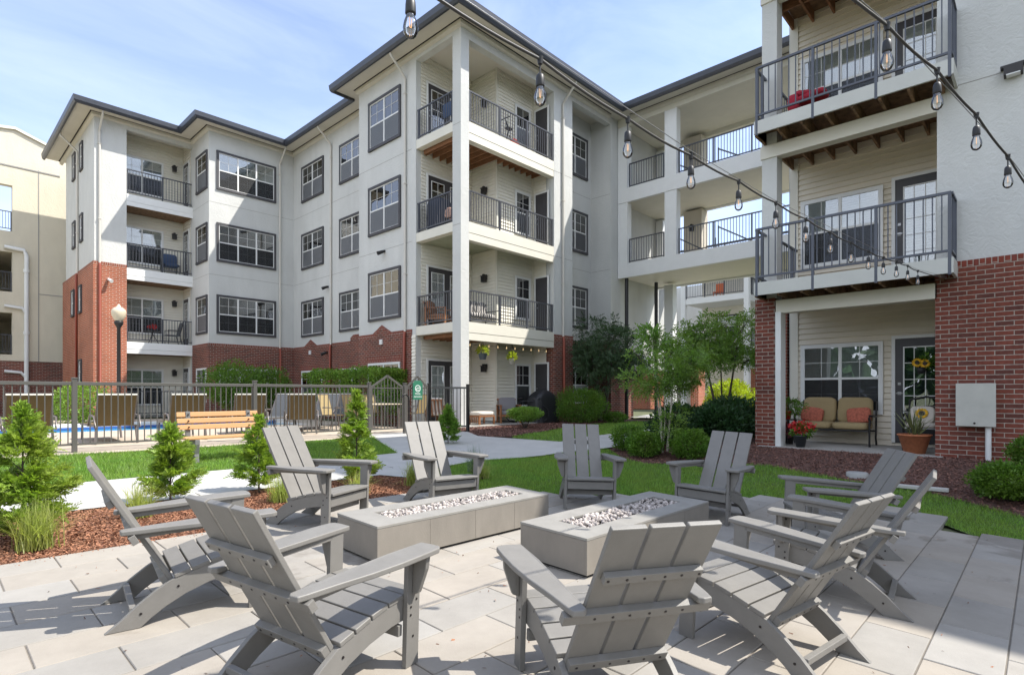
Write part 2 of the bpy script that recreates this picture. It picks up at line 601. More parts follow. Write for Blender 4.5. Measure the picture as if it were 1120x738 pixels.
# ------------------------------------------------------------------ mesh builder
class MB:
    def __init__(s):
        s.v = []
        s.f = []
        s.m = []
        s.smooth = []

    def add(s, vs, fs, m=0, sm_=False):
        o = len(s.v)
        s.v += [tuple(p) for p in vs]
        for f in fs:
            s.f.append(tuple(i + o for i in f))
            s.m.append(m)
            s.smooth.append(sm_)
        return s

    def box(s, x0, x1, y0, y1, z0, z1, m=0):
        if x0 > x1: x0, x1 = x1, x0
        if y0 > y1: y0, y1 = y1, y0
        if z0 > z1: z0, z1 = z1, z0
        vs = [(x, y, z) for z in (z0, z1) for y in (y0, y1) for x in (x0, x1)]
        return s.add(vs, [(0, 2, 3, 1), (4, 5, 7, 6), (0, 1, 5, 4), (2, 6, 7, 3), (0, 4, 6, 2), (1, 3, 7, 5)], m)

    def fbox(s, face, c, u0, u1, z0, z1, o0, o1, m=0):
        """box on a wall plane; o = distance outwards (-X or -Y)"""
        if face == 'x':
            return s.box(c - o1, c - o0, u0, u1, z0, z1, m)
        return s.box(u0, u1, c - o1, c - o0, z0, z1, m)

    def obox(s, c, size, M=None, m=0):
        M = M or Matrix.Identity(3)
        c = Vector(c)
        hx, hy, hz = [a / 2 for a in size]
        vs = [c + M @ Vector((x, y, z)) for z in (-hz, hz) for y in (-hy, hy) for x in (-hx, hx)]
        return s.add(vs, [(0, 2, 3, 1), (4, 5, 7, 6), (0, 1, 5, 4), (2, 6, 7, 3), (0, 4, 6, 2), (1, 3, 7, 5)], m)

    def bar(s, p0, p1, w, h, m=0, up=(0, 0, 1)):
        p0 = Vector(p0)
        p1 = Vector(p1)
        d = (p1 - p0)
        l = d.length
        d.normalize()
        u = Vector(up)
        if abs(d.dot(u)) > .99:
            u = Vector((1, 0, 0))
        sd = d.cross(u).normalized()
        u2 = sd.cross(d)
        M = Matrix((d, sd, u2)).transposed()
        return s.obox((p0 + p1) / 2, (l, w, h), M, m)

    def tube(s, pts, r, n=8, m=0, cap=True):
        pts = [Vector(p) for p in pts]
        rs = r if isinstance(r, (list, tuple)) else [r] * len(pts)
        rings = []
        up = Vector((0, 0, 1))
        for i, p in enumerate(pts):
            a = pts[max(0, i - 1)]
            b = pts[min(len(pts) - 1, i + 1)]
            d = (b - a).normalized()
            u = up if abs(d.dot(up)) < .95 else Vector((1, 0, 0))
            e1 = d.cross(u).normalized()
            e2 = d.cross(e1)
            rings.append([p + (e1 * math.cos(2 * math.pi * k / n) + e2 * math.sin(2 * math.pi * k / n)) * rs[i] for k in
                          range(n)])
        vs = [v for rg in rings for v in rg]
        fs = []
        for i in range(len(pts) - 1):
            for k in range(n):
                fs.append((i * n + k, i * n + (k + 1) % n, (i + 1) * n + (k + 1) % n, (i + 1) * n + k))
        s.add(vs, fs, m, True)
        if cap:
            s.add(rings[0], [tuple(range(n))], m)
            s.add(rings[-1], [tuple(reversed(range(n)))], m)
        return s

    def lathe(s, c, prof, n=20, m=0):
        c = Vector(c)
        vs = []
        for r, z in prof:
            for k in range(n):
                a = 2 * math.pi * k / n
                vs.append(c + Vector((r * math.cos(a), r * math.sin(a), z)))
        fs = []
        for i in range(len(prof) - 1):
            for k in range(n):
                fs.append((i * n + k, i * n + (k + 1) % n, (i + 1) * n + (k + 1) % n, (i + 1) * n + k))
        return s.add(vs, fs, m, True)

    def prism(s, poly, t0, t1, axis='y', m=0):
        """poly in (a,b); extruded t0..t1 on axis"""

        def P(a, b, t):
            return {'y': (a, t, b), 'x': (t, a, b), 'z': (a, b, t)}[axis]

        n = len(poly)
        vs = [P(a, b, t0) for a, b in poly] + [P(a, b, t1) for a, b in poly]
        fs = [tuple(range(n)), tuple(reversed(range(n, 2 * n)))]
        for i in range(n):
            j = (i + 1) % n
            fs.append((i, i + n, j + n, j))
        return s.add(vs, fs, m)

    def build_each(s, name, mats, parent=None):
        for i in range(0, len(s.v), 8):
            k = MB()
            k.v = s.v[i:i + 8]
            k.f = [tuple(a - i for a in f) for f in s.f if i <= f[0] < i + 8]
            k.m = [0] * len(k.f)
            k.smooth = [False] * len(k.f)
            k.build(name, mats, parent)

    def pillow(s, c, size, M=None, m=0, p=.5, n=8):
        """soft cushion: superellipsoid-ish box"""
        M = M or Matrix.Identity(3)
        c = Vector(c)
        vs = []

        def sp(v, e):
            return math.copysign(abs(v) ** e, v)

        for i in range(n + 1):
            ph = -math.pi / 2 + math.pi * i / n
            for k in range(2 * n):
                th = 2 * math.pi * k / (2 * n)
                x = sp(math.cos(ph), p) * sp(math.cos(th), .35)
                y = sp(math.cos(ph), p) * sp(math.sin(th), .35)
                z = sp(math.sin(ph), p)
                vs.append(c + M @ Vector((x * size[0] / 2, y * size[1] / 2, z * size[2] / 2)))
        fs = []
        N = 2 * n
        for i in range(n):
            for k in range(N):
                fs.append((i * N + k, i * N + (k + 1) % N, (i + 1) * N + (k + 1) % N, (i + 1) * N + k))
        return s.add(vs, fs, m, True)

    def build(s, name, mats, parent=None, bevel=0., segs=2, fix=True):
        if not isinstance(mats, (list, tuple)):
            mats = [mats]
        pl = Vector(parent['_base']) if parent is not None and '_base' in parent else Vector((0, 0, 0))
        loc = Vector((0, 0, 0))
        if fix:
            a = np.array(s.v)
            lo = a.min(0)
            hi = a.max(0)
            loc = Vector(((lo[0] + hi[0]) / 2, (lo[1] + hi[1]) / 2, lo[2]))
        me = bpy.data.meshes.new(name)
        me.from_pydata([tuple(Vector(v) - loc) for v in s.v], [], s.f)
        for m_ in mats:
            me.materials.append(m_)
        me.polygons.foreach_set('material_index', s.m)
        me.polygons.foreach_set('use_smooth', s.smooth)
        bm = bmesh.new()
        bm.from_mesh(me)
        bmesh.ops.recalc_face_normals(bm, faces=bm.faces)
        bm.to_mesh(me)
        bm.free()
        me.update()
        o = bpy.data.objects.new(name, me)
        col.objects.link(o)
        if parent is not None:
            o.parent = parent
        o.location = loc - pl
        o['_base'] = tuple(loc)
        if bevel > 0:
            bv = o.modifiers.new('bevel', 'BEVEL')
            bv.width = bevel
            bv.segments = segs
            bv.limit_method = 'ANGLE'
        return o


def thing(name, loc, label, cat, group=None, kind=None):
    o = bpy.data.objects.new(name, None)
    o.empty_display_size = .2
    col.objects.link(o)
    o.location = loc
    o['_base'] = tuple(loc)
    tag(o, label, cat, group, kind)
    return o


def tag(o, label=None, cat=None, group=None, kind=None):
    if label: o['label'] = label
    if cat: o['category'] = cat
    if group: o['group'] = group
    if kind: o['kind'] = kind
    return o


def children(o):
    return [c for c in bpy.data.objects if c.parent == o]


def copy_tree(o, parent=None):
    c = o.copy()
    col.objects.link(c)
    if parent is not None:
        c.parent = parent
    for ch in children(o):
        copy_tree(ch, c)
    return c


def np_mesh(name, V, F, mats, parent=None, matidx=None, base=None):
    """fast mesh from numpy arrays: V (n,3), F (m,k)"""
    k = F.shape[1]
    pl = np.array(parent['_base']) if parent is not None else (np.array(base) if base is not None else np.zeros(3))
    V = V - pl
    me = bpy.data.meshes.new(name)
    me.vertices.add(len(V))
    me.vertices.foreach_set('co', V.astype(np.float32).ravel())
    me.loops.add(F.size)
    me.loops.foreach_set('vertex_index', F.astype(np.int32).ravel())
    me.polygons.add(len(F))
    me.polygons.foreach_set('loop_start', np.arange(0, F.size, k, dtype=np.int32))
    me.polygons.foreach_set('loop_total', np.full(len(F), k, dtype=np.int32))
    for m_ in mats:
        me.materials.append(m_)
    if matidx is not None:
        me.polygons.foreach_set('material_index', matidx.astype(np.int32))
    me.update(calc_edges=True)
    me.validate()
    o = bpy.data.objects.new(name, me)
    col.objects.link(o)
    if parent is not None:
        o.parent = parent
    elif base is not None:
        o.location = base
    o['_base'] = tuple(float(a) for a in pl)
    return o


# ------------------------------------------------------------------ ground
def sheet(name, poly, dz, m, step=.5, kind='structure'):
    bm = bmesh.new()
    vs = [bm.verts.new((x, y, 0)) for x, y in poly]
    from mathutils.geometry import tessellate_polygon
    for tri in tessellate_polygon([[Vector((x, y, 0)) for x, y in poly]]):
        bm.faces.new([vs[i] for i in tri])
    xs = [p[0] for p in poly]
    ys = [p[1] for p in poly]
    for ax, lo, hi in ((0, min(xs), max(xs)), (1, min(ys), max(ys))):
        lo = max(lo, -12)
        hi = min(hi, 40)
        k = math.ceil(lo / step)
        while k * step < hi:
            co = [0, 0, 0]
            no = [0, 0, 0]
            co[ax] = k * step
            no[ax] = 1
            bmesh.ops.bisect_plane(bm, geom=bm.verts[:] + bm.edges[:] + bm.faces[:], plane_co=co, plane_no=no)
            k += 1
    for v in bm.verts:
        v.co.z = gz(v.co.x, v.co.y) + dz
    bmesh.ops.recalc_face_normals(bm, faces=bm.faces)
    for f in bm.faces:
        if f.normal.z < 0:
            f.normal_flip()
    me = bpy.data.meshes.new(name)
    bm.to_mesh(me)
    bm.free()
    me.materials.append(m)
    o = bpy.data.objects.new(name, me)
    col.objects.link(o)
    o['kind'] = kind
    return o


xs = [-600, -150, -60, -30, -16] + [i * .5 for i in range(-24, 80)] + [45, 60, 100, 200, 600]
ys = [-600, -150, -60, -30, -16] + [i * .5 for i in range(-24, 80)] + [45, 60, 100, 200, 600]
V = np.array([(x, y, gz(x, y) - .06) for y in ys for x in xs])
nx = len(xs)
F = np.array([(j * nx + i, j * nx + i + 1, (j + 1) * nx + i + 1, (j + 1) * nx + i) for j in range(len(ys) - 1) for i in
              range(nx - 1)])
o = np_mesh('ground', V, F, [SOIL])
o['kind'] = 'structure'

P_LAWN_L = [(-9, 8.95), (3.3, 8.95), (6.45, 9.16), (7.0, 10.4), (7.68, 11.9), (6.6, 12.02), (-9, 12.02)]
P_LAWN_N = [(5.0, 5.6), (5.7, 4.7), (6.6, 3.85), (7.35, 3.2), (7.9, 2.6), (7.9, .8), (7.1, .2), (7.4, -4), (8.0, -4), (8.75, .15),
            (9.0, .6), (9.38, 1.3), (9.40, 2.13), (9.72, 3.34), (9.35, 4.6), (9.0, 5.2), (9.2, 5.85), (9.8, 6.55), (9.0, 7.1),
            (7.0, 7.5), (5.9, 7.25), (5.0, 6.6)]
P_LAWN_T = [(10.1, 9.55), (10.0, 8.0), (11.4, 7.95), (17.5, 8.55), (18.3, 11.0), (15.8, 11.0), (12.4, 10.1), (11.4, 9.75)]
P_MUL_L = [(-6, 5.4), (1.9, 5.4), (2.0, 5.8), (4.6, 5.75), (5.0, 5.6), (5.0, 6.6), (4.75, 7.2), (-6, 7.2)]
P_MUL_R = [(8.0, -6), (8.75, .15), (9.0, .6), (9.38, 1.3), (9.40, 2.13), (9.72, 3.34), (9.35, 4.6), (9.0, 5.2), (9.2, 5.85),
           (9.8, 6.5), (11.5, 6.6), (13.2, 6.6), (14.5, 6.4), (14.5, 3.9), (11.6, 3.9), (11.6, -6)]
P_MUL_T = [(9.95, 12.6), (10.3, 11.4), (9.75, 10.4), (10.1, 9.62), (11.4, 9.85), (12.4, 10.2), (15.8, 11.1), (18.3, 11.1),
           (19.6, 11.0), (19.6, 12.9), (16.0, 12.8), (11.3, 12.8), (11.3, 15), (10, 15)]
P_WALK = [(-9, 7.2), (4.75, 7.2), (5.0, 6.7), (5.9, 7.25), (7.0, 7.5), (9.0, 7.1), (9.75, 6.6), (10.1, 6.45), (11.4, 6.9), (16.2, 7.7),
          (26, 8.9), (26, 10.3), (17.6, 8.5), (11.4, 7.9), (10.0, 7.95), (9.75, 10.4), (10.3, 11.4), (9.95, 12.6), (7.5, 12.6),
          (7.68, 11.9), (7.0, 10.4), (6.45, 9.16), (3.3, 8.95), (-9, 8.95)]
sheet('lawn', P_LAWN_L, -.030, TURF)
sheet('lawn', P_LAWN_N, -.030, TURF)
sheet('lawn', P_LAWN_T, -.030, TURF)
sheet('mulch_bed', P_MUL_L, -.014, MULR)
sheet('mulch_bed', P_MUL_R, -.018, MULD)
sheet('mulch_bed', P_MUL_T, -.016, MULD)
sheet('path', P_WALK, .0, CONC)
sheet('pool_deck', [(-9, 12.02), (6.6, 12.02), (7.5, 12.6), (9.95, 12.6), (10.0, 15.2), (10.4, 18.2), (11.2, 24.4), (4, 27), (-9, 34)],
      -.006, CONCT)
sheet('path', [(20.5, 9.6), (33, 9.6), (33, 16), (20.5, 12.6)], .03, CONC)

# expansion joints of the walk (grooves)
mb = MB()
for x in (-2.2, -.7, .8, 2.3, 3.8, 5.3):
    for k in range(4):
        y0 = 7.22 + k * .43
        mb.box(x - .005, x + .005, y0, y0 + .43, gz(x, y0) - .002, gz(x, y0) + .006)
jn = mb.build('path_joint', JOINT)
jn['kind'] = 'structure'

# patio: individual pavers, one surface
patio = MB()
WY = .335
LX = .67


def xend(y):
    if y < .15: return 7.75
    if y < .48: return 7.62
    if y < .82: return 7.40
    pts = [(.82, 8.31), (1.2, 8.25), (2.6, 7.95), (3.26, 7.31), (3.85, 6.57), (4.69, 5.61), (5.5, 4.8), (5.85, 4.6)]
    for (a, b), (c, d) in zip(pts, pts[1:]):
        if y <= c:
            return b + (d - b) * (y - a) / (c - a)
    return 4.6


ROWS = []
row = 0
y = .15 - WY * 10
while y < 5.8:
    yc = y + WY / 2
    xe = xend(yc)
    xs0 = -2.0 if yc < 5.45 else 2.0
    off = 0 if row % 2 == 0 else LX / 2
    x = 4.41 - LX * 12 + off
    while x < xe - .1:
        x1 = x + LX
        if x1 > xe + .12:
            x1 = max(x + .3, xe)
        if x > xs0:
            g2 = .0036
            h = .0005 + random.uniform(-.0016, .0016)
            xa, xb, ya, yb = x + g2, x1 - g2, y + g2, y + WY - g2
            c = .004
            top = [(xa + c, ya + c), (xb - c, ya + c), (xb - c, yb - c), (xa + c, yb - c)]
            rim = [(xa, ya), (xb, ya), (xb, yb), (xa, yb)]
            vs = [(px, py, gz(px, py) + h) for px, py in top] + [(px, py, gz(px, py) + h - c) for px, py in rim] + \
                 [(px, py, gz(px, py) - .05) for px, py in rim]
            fs = [(0, 1, 2, 3)]
            for a in range(4):
                b_ = (a + 1) % 4
                fs += [(a, a + 4, b_ + 4, b_), (a + 4, a + 8, b_ + 8, b_ + 4)]
            patio.add(vs, fs)
        x += LX
    ROWS.append((y, y + WY, x1))
    y += WY
    row += 1
po = patio.build('patio', PAVER)
po['kind'] = 'structure'
sheet('patio_bedding', [(-2, -3.2), (7.7, -3.2), (7.7, .1), (7.4, .2), (7.4, .84), (8.25, .85), (8.15, 1.3), (7.9, 2.4), (7.2, 3.2), (6.4, 3.85), (5.5, 4.6),
                        (4.7, 5.4), (4.5, 5.8), (2.05, 5.8), (2.0, 5.45), (-2, 5.45)], -.007, JOINT)


# mulch chips
def chips(name, polys, n, m, size, dz, holes=(), box=None):
    pts = []
    bx = box
    while len(pts) < n:
        x = random.uniform(bx[0], bx[1])
        y_ = random.uniform(bx[2], bx[3])
        if any(inpoly(x, y_, p) for p in polys):
            pts.append((x, y_, gz(x, y_) + dz + random.uniform(0, size * .5)))
    P = np.array(pts)
    N = len(P)
    d = rng.normal(size=(N, 3))
    d[:, 2] *= .35
    d /= np.linalg.norm(d, axis=1)[:, None]
    e = rng.normal(size=(N, 3))
    e[:, 2] *= .4
    e -= d * (e * d).sum(1)[:, None]
    e /= np.linalg.norm(e, axis=1)[:, None]
    l = rng.uniform(.5, 1.3, (N, 1)) * size
    w = rng.uniform(.2, .5, (N, 1)) * size
    V = np.stack([P - d * l - e * w * .6, P + d * l - e * w, P + d * l * .8 + e * w, P - d * l + e * w * .8], 1).reshape(-1, 3)
    F = np.arange(N * 4).reshape(N, 4)
    o = np_mesh(name, V, F, [m])
    tag(o, kind='stuff')
    return o


c1 = chips('bark_chips', [P_MUL_L], 42000, CHIPR, .015, -.012, box=(-.5, 5.0, 5.4, 7.2))
tag(c1, 'loose reddish bark chips covering the planting bed beside the left patio edge', 'mulch')
c2 = chips('wood_chips', [P_MUL_R], 30000, CHIPD, .018, -.014, box=(8.4, 12.0, -1.5, 6.6))
tag(c2, 'dark wine red wood chips in the bed before the right hand porch', 'mulch')
c3 = chips('shredded_mulch', [P_MUL_T], 16000, CHIPD, .024, -.012, box=(9.7, 18, 9.6, 12.8))
tag(c3, 'dark red mulch spread below the shrubs of the tall corner tower', 'mulch')


P_PAT = [(-.5, 2.2), (3, -.5), (7, -.5), (7.6, .4), (8, 2), (5.5, 4.5), (4.5, 5.6), (-.5, 5.4)]
c4 = chips('leaf_litter', [P_PAT], 260, CHIPR, .010, .003, box=(-.5, 8, -.5, 5.6))
tag(c4, 'a few tiny brown leaf and bark crumbs scattered on the pavers', 'leaf litter')


# grass
def grass(name, poly, dens, box, h, w, label, exclude=()):
    n = int(dens * (box[1] - box[0]) * (box[3] - box[2]))
    X = rng.uniform(box[0], box[1], n)
    Y = rng.uniform(box[2], box[3], n)
    keep = np.array([inpoly(a, b, poly) for a, b in zip(X, Y)])
    for (ra, rb, rx_) in ROWS:
        keep &= ~((Y >= ra - .012) & (Y < rb + .012) & (X < rx_ + .012) & (X > 2))
    X = X[keep]
    Y = Y[keep]
    n = len(X)
    Z = np.array([gz(a, b) for a, b in zip(X, Y)]) - .030
    P = np.stack([X, Y, Z], 1)
    patch = .75 + .5 * (np.sin(X * 2.1 + 1.3 * np.sin(Y * 1.7)) * np.cos(Y * 1.9) * .5 + .5)
    a = rng.uniform(0, 2 * np.pi, n)
    d = np.stack([np.cos(a), np.sin(a), np.zeros(n)], 1)
    lean = rng.normal(0, .42, (n, 2))
    H = (h * rng.uniform(.55, 1.25, n) * patch)
    tip = P + np.stack([lean[:, 0] * H, lean[:, 1] * H, H], 1)
    V = np.stack([P - d * w, P + d * w, tip], 1).reshape(-1, 3)
    F = np.arange(n * 3).reshape(n, 3)
    o = np_mesh(name, V, F, [L_GRS])
    tag(o, label, 'grass', kind='stuff')
    return o


grass('grass', P_LAWN_N, 3800, (5, 9.9, -.6, 7.5), .055, .0045, 'mown green grass between the patio and the dark mulch beds')
grass('grass', P_LAWN_L, 2000, (-1, 7.8, 8.95, 12.0), .065, .006, 'sunlit green grass strip between pool fence and pale path')
grass('grass', P_LAWN_T, 1100, (10, 18.4, 7.9, 11.1), .06, .007, 'shaded small lawn between the tower bed and the walk to the breezeway')


# ------------------------------------------------------------------ building parts
FL = [.36, 3.48, 6.53, 9.58]      # floor levels of the left hand building
ZT = 12.52                        # underside of eaves


def siding(mb, face, c, u0, u1, z0, z1, m=0, lap=.115):
    """overlapping boards: each stands off at its foot and leaves an open shadow gap above"""
    z = z0

    def P(u, o, zz):
        return (c - o, u, zz) if face == 'x' else (u, c - o, zz)

    while z < z1 - .03:
        zt = min(z + lap, z1)
        g_ = .024
        vs = [P(u0, .030, z), P(u1, .030, z), P(u1, .012, zt - g_), P(u0, .012, zt - g_), P(u0, .001, z), P(u1, .001, z),
              P(u1, .001, zt - g_), P(u0, .001, zt - g_)]
        mb.add(vs, [(0, 1, 2, 3), (0, 4, 5, 1), (3, 2, 6, 7), (0, 3, 7, 4), (1, 5, 6, 2)], m)
        mb.add([P(u0, .0005, zt - g_), P(u1, .0005, zt - g_), P(u1, .0005, zt), P(u0, .0005, zt)], [(0, 1, 2, 3)], m)
        z = zt
    return mb


wrnd = random.Random(21)


def window(par, face, c, u0, u1, z0, z1, n=2, trim=True, blind=.55, grid=True, curtain=False, name='window', o0=0.):
    """double hung window: surround, white sash, glass, blind and dark room-shade sheet behind the glass"""
    t = .09 if trim else .05
    d = .055 if trim else .035
    f = MB()
    if trim:
        f.fbox(face, c, u0, u1, z1 - t, z1, o0, o0 + d + .006)
        f.fbox(face, c, u0, u1, z0, z0 + t * 1.05, o0, o0 + d + .012)
        f.fbox(face, c, u0, u0 + t, z0 + t * 1.05, z1 - t, o0, o0 + d)
        f.fbox(face, c, u1 - t, u1, z0 + t * 1.05, z1 - t, o0, o0 + d)
    else:
        f.fbox(face, c, u0, u1, z1 - t, z1, o0, o0 + d)
        f.fbox(face, c, u0, u1, z0, z0 + t, o0, o0 + d + .01)
        f.fbox(face, c, u0, u0 + t, z0 + t, z1 - t, o0, o0 + d)
        f.fbox(face, c, u1 - t, u1, z0 + t, z1 - t, o0, o0 + d)
    fo = f.build(name, TRIM if trim else WHITE, par)
    a0, a1, b0, b1 = u0 + t, u1 - t, z0 + t, z1 - t
    s = MB()
    fr = .03
    so_ = o0 + .022
    s.fbox(face, c, a0, a1, b0, b0 + fr, o0 + .002, so_ + .014)
    s.fbox(face, c, a0, a1, b1 - fr, b1, o0 + .002, so_ + .014)
    w = (a1 - a0) / n
    zm = (b0 + b1) / 2
    for i in range(n):
        l, r = a0 + i * w, a0 + (i + 1) * w
        s.fbox(face, c, l, l + fr, b0 + fr, b1 - fr, o0 + .002, so_ + .012)
        s.fbox(face, c, r - fr, r, b0 + fr, b1 - fr, o0 + .002, so_ + .012)
        s.fbox(face, c, l + fr, r - fr, zm - .022, zm + .022, o0 + .002, so_ + .009)
        if grid:
            um = (l + r) / 2
            for (za, zb) in ((b0 + fr, zm - .022), (zm + .022, b1 - fr)):
                s.fbox(face, c, um - .005, um + .005, za, zb, o0 + .0165, so_ + .002) if zb > zm + .1 else None
                zc = (za + zb) / 2
                s.fbox(face, c, l + fr, um - .005, zc - .005, zc + .005, o0 + .0165, so_ + .001) if zb > zm + .1 else None
                s.fbox(face, c, um + .005, r - fr, zc - .005, zc + .005, o0 + .0165, so_ + .001) if zb > zm + .1 else None
    s.build('sash', WHITE, fo)
    p = MB()
    p.fbox(face, c, a0 + .01, a1 - .01, b0 + .01, b1 - .01, o0 + .013, o0 + .0145)
    p.build('pane', GLASS, fo)
    if grid:
        p = MB()
        for i in range(n):
            l, r = a0 + i * w, a0 + (i + 1) * w
            p.fbox(face, c, l + fr, r - fr, b0 + fr, zm - .022, o0 + .0205, o0 + .0215)
            um = (l + r) / 2
            zc = (b0 + fr + zm) / 2
            p.fbox(face, c, um - .005, um + .005, b0 + fr, zm - .022, o0 + .0165, o0 + .019, 1)
            p.fbox(face, c, l + fr, r - fr, zc - .005, zc + .005, o0 + .0163, o0 + .0188, 1)
        p.build('insect_screen', [SCREEN, WHITE], fo)
    bl = MB()
    bl.fbox(face, c, a0, a1, b0, b1, o0 + .001, o0 + .003, 0)  # dark sheet painted in for the shaded room, behind any blind
    for i in range(n):
        l, r = a0 + i * w + fr, a0 + (i + 1) * w - fr
        fr_b = blind if not isinstance(blind, (list, tuple)) else blind[i % len(blind)]
        if grid and isinstance(blind, float) and 0 < blind < .9:
            fr_b = wrnd.choice([1, 1, 1, .97, .62, blind, .5])
        if fr_b > 0:
            bl.fbox(face, c, l, r, b1 - (b1 - b0) * fr_b, b1, o0 + .0045, o0 + .007, 1)
    bl.build('blind', [ROOM, CURT if curtain else BLIND], fo)
    return fo


def glass_door(par, face, c, u0, u1, z0, z1, leaves=1, handle=0, cols=3, rows=5, lite=True, blind=1., name='door', o0=0., frame=WHITE):
    f = MB()
    t = .06
    f.fbox(face, c, u0 - t, u0, z0, z1 + t, o0, o0 + .035, 1)
    f.fbox(face, c, u1, u1 + t, z0, z1 + t, o0, o0 + .035, 1)
    f.fbox(face, c, u0, u1, z1, z1 + t, o0, o0 + .035, 1)
    f.fbox(face, c, u0, u1, z0, z1, o0 + .001, o0 + .02, 0)
    fo = f.build(name, [DOOR, frame], par)
    if lite:
        w = (u1 - u0) / leaves
        s = MB()
        p = MB()
        for i in range(leaves):
            l, r = u0 + i * w + .13, u0 + (i + 1) * w - .13
            b0, b1 = z0 + .28, z1 - .16
            q = .022
            s.fbox(face, c, l, r, b0, b0 + q, o0 + .02, o0 + .034)
            s.fbox(face, c, l, r, b1 - q, b1, o0 + .02, o0 + .034)
            s.fbox(face, c, l, l + q, b0 + q, b1 - q, o0 + .02, o0 + .034)
            s.fbox(face, c, r - q, r, b0 + q, b1 - q, o0 + .02, o0 + .034)
            for k in range(1, cols):
                u = l + (r - l) * k / cols
                s.fbox(face, c, u - .007, u + .007, b0 + q, b1 - q, o0 + .026, o0 + .033)
            for k in range(1, rows):
                zz = b0 + (b1 - b0) * k / rows
                s.fbox(face, c, l + q, r - q, zz - .007, zz + .007, o0 + .026, o0 + .0325)
            p.fbox(face, c, l + q, r - q, b0 + q, b1 - q, o0 + .024, o0 + .025)
            p.fbox(face, c, l + q, r - q, b0 + q, b1 - q, o0 + .0205, o0 + .0215, 1)
        s.build('glazing_bars', WHITE, fo)
        p.build('pane', [GLASS, BLIND if blind > .5 else ROOM], fo)  # without a blind the back sheet paints the room's shade
    hu = u0 + .07 if handle == 0 else u1 - .07
    h = MB()
    h.fbox(face, c, hu - .03, hu + .03, z0 + .93, z0 + .99, o0 + .02, o0 + .03)
    h.fbox(face, c, hu - .055, hu + .055, z0 + .95, z0 + .97, o0 + .03, o0 + .06)
    h.fbox(face, c, hu - .025, hu + .025, z0 + 1.12, z0 + 1.17, o0 + .02, o0 + .035)
    h.build('handle', STEEL, fo)
    return fo


def railing(par, face, c, u0, u1, z0, h=1.05, posts=None, drop=0., m=RAIL, sp=.11, name='railing', mbx=None, ret=False, base=.09):
    r = mbx or MB()
    r.fbox(face, c, u0, u1, z0 + h - .04, z0 + h, -.022, .022)
    r.fbox(face, c, u0, u1, z0 + base, z0 + base + .035, -.017, .017)
    n = max(2, round((u1 - u0) / sp))
    for i in range(1, n):
        u = u0 + (u1 - u0) * i / n
        r.fbox(face, c, u - .0085, u + .0085, z0 + base + .035, z0 + h - .04, -.0085, .0085)
    if posts is None:
        k = max(1, round((u1 - u0) / 1.3))
        posts = [u0 + .02 + (u1 - u0 - .04) * i / k for i in range(k + 1)]
    for u in posts:
        r.fbox(face, c, u - .022, u + .022, z0 - drop, z0 + h - .041, -.021, .021)
    if ret or mbx is not None:
        return r
    return r.build(name, m, par)


def lantern(par, face, c, u, z, name='wall_lantern'):
    l = MB()
    l.fbox(face, c, u - .05, u + .05, z - .02, z + .16, 0, .03)
    l.fbox(face, c, u - .08, u + .08, z - .12, z + .08, .05, .19)
    l.fbox(face, c, u - .10, u + .10, z + .08, z + .10, .03, .21)
    l.fbox(face, c, u - .04, u + .04, z + .10, z + .16, .08, .16)
    l.build(name, DKMET, par)


